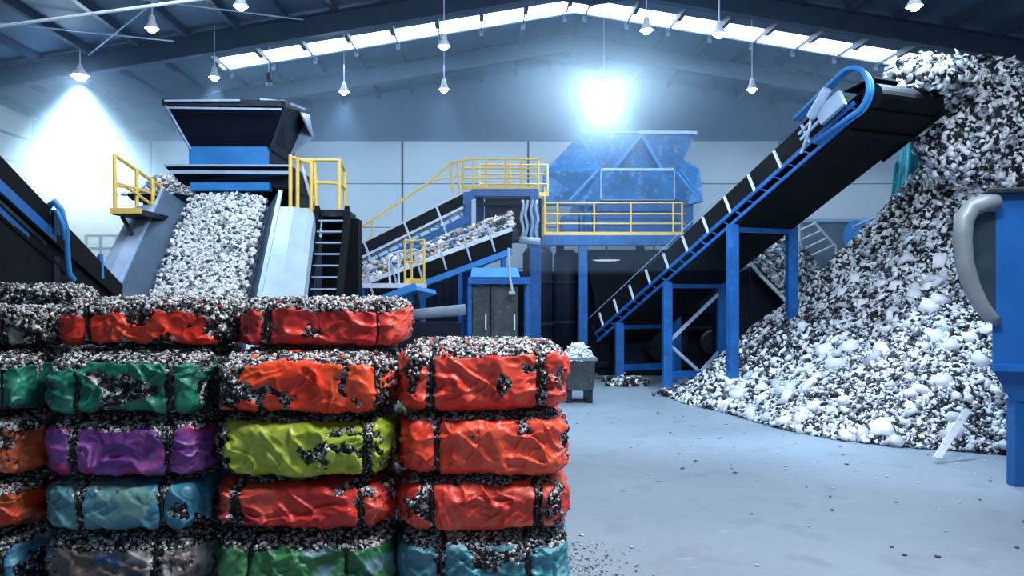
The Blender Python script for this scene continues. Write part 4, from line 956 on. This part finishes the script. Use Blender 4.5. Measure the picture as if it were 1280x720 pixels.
stuff('trough_shreds', [flakes(pos, np.tile([-.3, -.6, .7], (n, 1)), rng.uniform(.08, .2, n), palette(rng, n, WHITEPAL), rng, 1)], 'pale shreds filling the tilted trough between the conveyor legs', 'waste')
# teal curtain hanging under the belt head
tm = mat('teal_sheet', (.02, .4, .52), .3, 0, .5, 1.5, dirt=(.1, .55, .68), dirt_amt=.7)
n1, n2 = 24, 18; V = []
for i in range(n1 + 1):
    for j in range(n2 + 1):
        u, v = i / n1, j / n2; px = 1118 + 60 * u - 8 * v * (1 - u); top = 205 - 45 * math.sin(min(1, u * 1.6) * 1.57); py = top + (280 - top) * v
        V.append(P(px, py, 22.6 + .18 * math.sin(u * 16) + .1 * math.sin(u * 31 + v * 2)))
fs = [(i * (n2 + 1) + j, (i + 1) * (n2 + 1) + j, (i + 1) * (n2 + 1) + j + 1, i * (n2 + 1) + j + 1) for i in range(n1) for j in range(n2)]
o = MB().add(V, fs).build('dust_curtain', tm, smooth=True); so = o.modifiers.new('solid', 'SOLIDIFY'); so.thickness = .02
tag(o, 'teal plastic dust curtain hanging below the head of the right conveyor', 'curtain')

# ================================================================== BLUE CONTAINER AT THE RIGHT EDGE
CBLUE = mat('container_paint', (.006, .1, .36), .4, 0, .12, 1.5)
TUBE = mat('grey_tube', (.22, .26, .3), .4, .2, .15, 3)
root = empty('blue_hopper_container', (8.8, 12.6, 0), 'near blue steel container with grey tube frame at the right edge', 'container')
Yk = 12.2
def K(px, py, dy=0): return P(px, py, Yk + dy)
w = MB()
xa, xb = K(1240, 0).x, K(1240, 0).x + 3.0
def zz(py): return K(0, py).z
w.hexa([V3(xa + .0, Yk, zz(462)), V3(xb, Yk - .6, zz(462)), V3(xb, Yk + 1.6, zz(462)), V3(xa * 1.15, Yk + 1.6, zz(462)), V3(xa, Yk, zz(238)), V3(xb, Yk - .6, zz(238)), V3(xb, Yk + 1.6, zz(238)), V3(xa * 1.15, Yk + 1.6, zz(238))]); w.build('shell', CBLUE, root, bevel=.04)
w = MB(); w.hexa([V3(xa + .35, Yk + .1, zz(502)), V3(xb, Yk - .5, zz(502)), V3(xb, Yk + 1.3, zz(502)), V3(xa * 1.15 + .3, Yk + 1.3, zz(502)), V3(xa + .02, Yk + .02, zz(462)), V3(xb, Yk - .55, zz(462)), V3(xb, Yk + 1.55, zz(462)), V3(xa * 1.15, Yk + 1.55, zz(462))]); w.build('lower_taper', CBLUE, root)
w = MB(); w.beam(V3(xa - .03, Yk - .03, zz(459)), V3(xb, Yk - .63, zz(459)), .12, .1); w.build('ledge', BLUE, root)
w = MB(); w.hexa([V3(xa - .18, Yk - .1, zz(243)), V3(xb, Yk - .75, zz(243)), V3(xb, Yk + 1.7, zz(243)), V3(xa * 1.14, Yk + 1.7, zz(243)), V3(xa - .14, Yk - .1, zz(236)), V3(xb, Yk - .75, zz(234)), V3(xb, Yk + 1.7, zz(234)), V3(xa * 1.14, Yk + 1.7, zz(236))]); w.build('lid', DARK, root, bevel=.02)
for xx, yy in ((xa + .42, Yk + .1), (xa + 1.5, Yk + 1.2), (xb - .2, Yk - .3), (xb - .2, Yk + 1.2)):
    MB().box((xx, yy, 0), (xx + .25, yy + .2, zz(500))).build('leg', CBLUE, root)
w = MB(); pts = [K(1246, 254, -.08), K(1230, 254, -.08), K(1214, 260, -.08), K(1205, 275, -.08), K(1203, 300, -.08), K(1206, 330, -.08), K(1214, 358, -.08), K(1226, 382, -.08), K(1238, 396, -.08), K(1248, 402, -.08)]
w.tube(pts, [.13, .135, .14, .14, .135, .13, .125, .115, .1, .07], 14); w.build('tube_frame', TUBE, root, smooth=True)
gm = mat('tinted_pane', (.05, .09, .12), .08, 0, .2, 2); gm.node_tree.nodes['Principled BSDF'].inputs['Transmission Weight'].default_value = .55
w = MB(); w.plate([K(1246, 258), K(1230, 260), K(1219, 268), K(1214, 300), K(1218, 335), K(1230, 370), K(1246, 392)], .02); w.build('tinted_panel', gm, root)

# ================================================================== LAMPS
LENS = emat('lamp_lens', (.85, .93, 1.0), 30.0)
LENSB = emat('bright_lamp_lens', (.85, .93, 1.0), 120.0)
def lamp(px, py, zl, label, power, on=True, size=.17, spot=1.35, glow=0, bright=False, shade=True):
    Y = (zl - CH) / ((CY - py) / F); x = (px - CX) / F * Y
    r_ = empty('high_bay_lamp', (x, Y, zl), label, 'ceiling lamp', 'high bay lamps under the roof')
    sh = MB().lathe((x, Y, zl), [(.05, .32), (.07, .28), (size * .5, .16), (size, 0), (size * .96, 0), (size * .45, .15), (.05, .25)], 24).build('shade', WHITE if on else DARK, r_, smooth=True)
    MB().tube([(x, Y, zl + .3), (x, Y, roofz(x) - .02)], .018, 6).build('hanging_rod', GALV, r_)
    MB().lathe((x, Y, zl), [(0, -size * .6), (size * .35, -size * .5), (size * .6, -size * .25), (size * .65, 0), (size * .6, .05), (0, .05)], 20).build('lens', (LENSB if bright else LENS) if on else GREY, sh)
    if power:
        l = bpy.data.lights.new('lamp_light', 'SPOT'); l.energy = power; l.color = (.6, .81, 1); l.spot_size = spot; l.spot_blend = .7; l.shadow_soft_size = size
        lo = bpy.data.objects.new('lamp_light', l); COL.objects.link(lo); lo.location = (0, 0, -size * .75); lo.parent = r_
    if glow:
        l = bpy.data.lights.new('glow_light', 'POINT'); l.energy = glow; l.color = (.6, .81, 1); l.shadow_soft_size = .2
        lo = bpy.data.objects.new('glow_light', l); COL.objects.link(lo); lo.location = (0, 0, -size * .75); lo.parent = r_
    return r_
lamp(100, 95, 9.3, 'lamp with the widest white glare, above the far left corner', 7500, size=.26, spot=1.7, bright=True, glow=150)
lamp(755, 105, 9.3, 'glaring lamp right above the big blue hopper', 1300, size=.26, spot=1.9, bright=True, glow=600)
lamp(268, 97, 9.3, 'small bright lamp just above the navy hopper, left end of the skylight', 1500, glow=120)
lamp(430, 115, 9.3, 'bright lamp right of the navy hopper below the skylight', 1500, glow=120)
lamp(555, 58, 9.3, 'upper of the two white shaded lamps on long rods', 600)
lamp(555, 112, 9.3, 'lower of the two white shaded lamps on long rods', 600)
lamp(190, 36, 9.3, 'dim lamp high above the left rafters', 0)
lamp(301, 8, 9.3, 'lamp beside the pale pipe at the upper frame edge', 300)
lamp(336, 104, 9.3, 'unlit dark lamp between the two small bright ones', 0, on=False)
lamp(808, 38, 9.5, 'bright lamp just under the ridge, upper right of the hopper glare', 2500, glow=150)
lamp(899, 43, 9.3, 'small lamp under the right roof slope beside the skylight', 800)
lamp(1143, 8, 9.0, 'bright lamp at the upper frame edge above the conveyor head', 3000, glow=100)
lamp(940, 112, 9.2, 'faint lamp low under the right roof slope', 0)

# area lights without fixtures: foreground key plus fills added along the hall
def area(loc, rot, sx, sy, e, col=(.85, .92, 1)):
    l = bpy.data.lights.new('added_area_light', 'AREA'); l.shape = 'RECTANGLE'; l.size = sx; l.size_y = sy; l.energy = e; l.color = col
    o = bpy.data.objects.new('added_area_light', l); COL.objects.link(o); o.location = loc; o.rotation_euler = rot; return o
area((3, YF + .2, 4.2), (math.radians(90), 0, 0), 18, 6.5, 130)              # frontal fill added in an invented opening behind the camera
area((3, 6.0, 10.2), (math.radians(-4), 0, 0), 3, 2, 1500, (1, .98, .97))
area((8, 10, 9.8), (math.radians(28), math.radians(-12), 0), 5, 3, 620, (.68, .84, 1))
area((-5, 11, 9.4), (math.radians(-12), 0, 0), 5, 3, 250, (.7, .84, 1))
area((-1, 13, 9.6), (math.radians(42), 0, 0), 12, 2.5, 700, (.62, .8, 1))
area((3, 25.3, 10.2), (math.radians(20), 0, 0), 22, 1.2, 350, (.6, .8, 1))

# ================================================================== HAZE
def volume(name, lo, hi, dens, label, aniso=.35):
    m = bpy.data.materials.new(name); m.use_nodes = True; N, L = m.node_tree.nodes, m.node_tree.links
    N.remove(N['Principled BSDF']); v = N.new('ShaderNodeVolumeScatter'); v.inputs['Density'].default_value = dens; v.inputs['Anisotropy'].default_value = aniso
    v.inputs['Color'].default_value = (.5, .74, 1, 1)
    L.new(v.outputs[0], N['Material Output'].inputs['Volume'])
    o = MB().box(lo, hi).build(name, m); tag(o, label, 'haze', None, 'stuff'); return o
hz = volume('dust_haze', (0, 0, 0), (1, 1, 1), .016, 'pale dust haze under the lamps at the far end of the hall')
w = MB(); pr = [(XL + .6, 3.6), (XR - .6, 3.6), (XR - .6, roofz(XR) - .2), (RX, RZ - .2), (XL + .6, roofz(XL) - .2)]
w.add([(a, 21.5, b) for a, b in pr] + [(a, YB - .15, b) for a, b in pr], [(0, 1, 2, 3, 4), (9, 8, 7, 6, 5)] + [(i, i + 5, (i + 1) % 5 + 5, (i + 1) % 5) for i in range(5)])
m_ = hz.data.materials[0]; hz.data = bpy.data.meshes.new('dust_haze'); hz.data.from_pydata(w.v, [], w.f); hz.data.materials.append(m_)

def cloud(c, rad, dens, label):
    m = bpy.data.materials.new('dust_cloud'); m.use_nodes = True; N, L = m.node_tree.nodes, m.node_tree.links
    N.remove(N['Principled BSDF']); v = N.new('ShaderNodeVolumeScatter'); v.inputs['Anisotropy'].default_value = .2; v.inputs['Color'].default_value = (.5, .74, 1, 1)
    tc = N.new('ShaderNodeTexCoord'); mp = N.new('ShaderNodeMapping'); mp.inputs['Scale'].default_value = [1 / a for a in rad]
    g = N.new('ShaderNodeTexGradient'); g.gradient_type = 'QUADRATIC_SPHERE'; L.new(tc.outputs['Object'], mp.inputs[0]); L.new(mp.outputs[0], g.inputs[0])
    mu = N.new('ShaderNodeMath'); mu.operation = 'MULTIPLY'; mu.inputs[1].default_value = dens; L.new(g.outputs['Fac'], mu.inputs[0])
    L.new(mu.outputs[0], v.inputs['Density']); L.new(v.outputs[0], N['Material Output'].inputs['Volume'])
    w = MB(); w.lathe((0, 0, 0), [(math.sin(math.pi * k / 12), -math.cos(math.pi * k / 12)) for k in range(13)], 24)
    w.v = [(a * rad[0], b * rad[1], d * rad[2]) for a, b, d in w.v]
    me = bpy.data.meshes.new('dust_cloud'); me.from_pydata(w.v, [], w.f); o = bpy.data.objects.new('dust_cloud', me); COL.objects.link(o); me.materials.append(m); o.location = c
    return tag(o, label, 'dust cloud', None, 'stuff')
cloud((-11.3, 22.6, 5.9), (5.0, 5.0, 4.25), .7, 'bright white dust cloud under the glaring lamp at the left')
cloud((3.6, 24.2, 9.15), (4.6, 4.2, 2.7), .4, 'bright white dust cloud round the lamp above the big blue hopper')

# ================================================================== WORLD, CAMERA
wd = bpy.data.worlds.new('world'); SC.world = wd; wd.use_nodes = True
bg = wd.node_tree.nodes['Background']; bg.inputs[0].default_value = (.5, .65, .85, 1); bg.inputs[1].default_value = .3
cam = bpy.data.cameras.new('camera'); co = bpy.data.objects.new('camera', cam); COL.objects.link(co)
co.location = (0, 0, CH); co.rotation_euler = (math.radians(90), 0, 0)
cam.sensor_width = 36; cam.lens = F / 1280 * 36; cam.shift_x = (640 - CX) / 1280; cam.shift_y = -(360 - CY) / 1280
cam.clip_end = 200
SC.camera = co
vs_ = SC.view_settings; vs_.view_transform = 'Standard'; vs_.look = 'None'; vs_.gamma = 1; vs_.use_curve_mapping = False; vs_.exposure = 0
cy = SC.cycles; cy.use_denoising = True; cy.max_bounces = 6; cy.volume_bounces = 1; cy.sample_clamp_indirect = 6
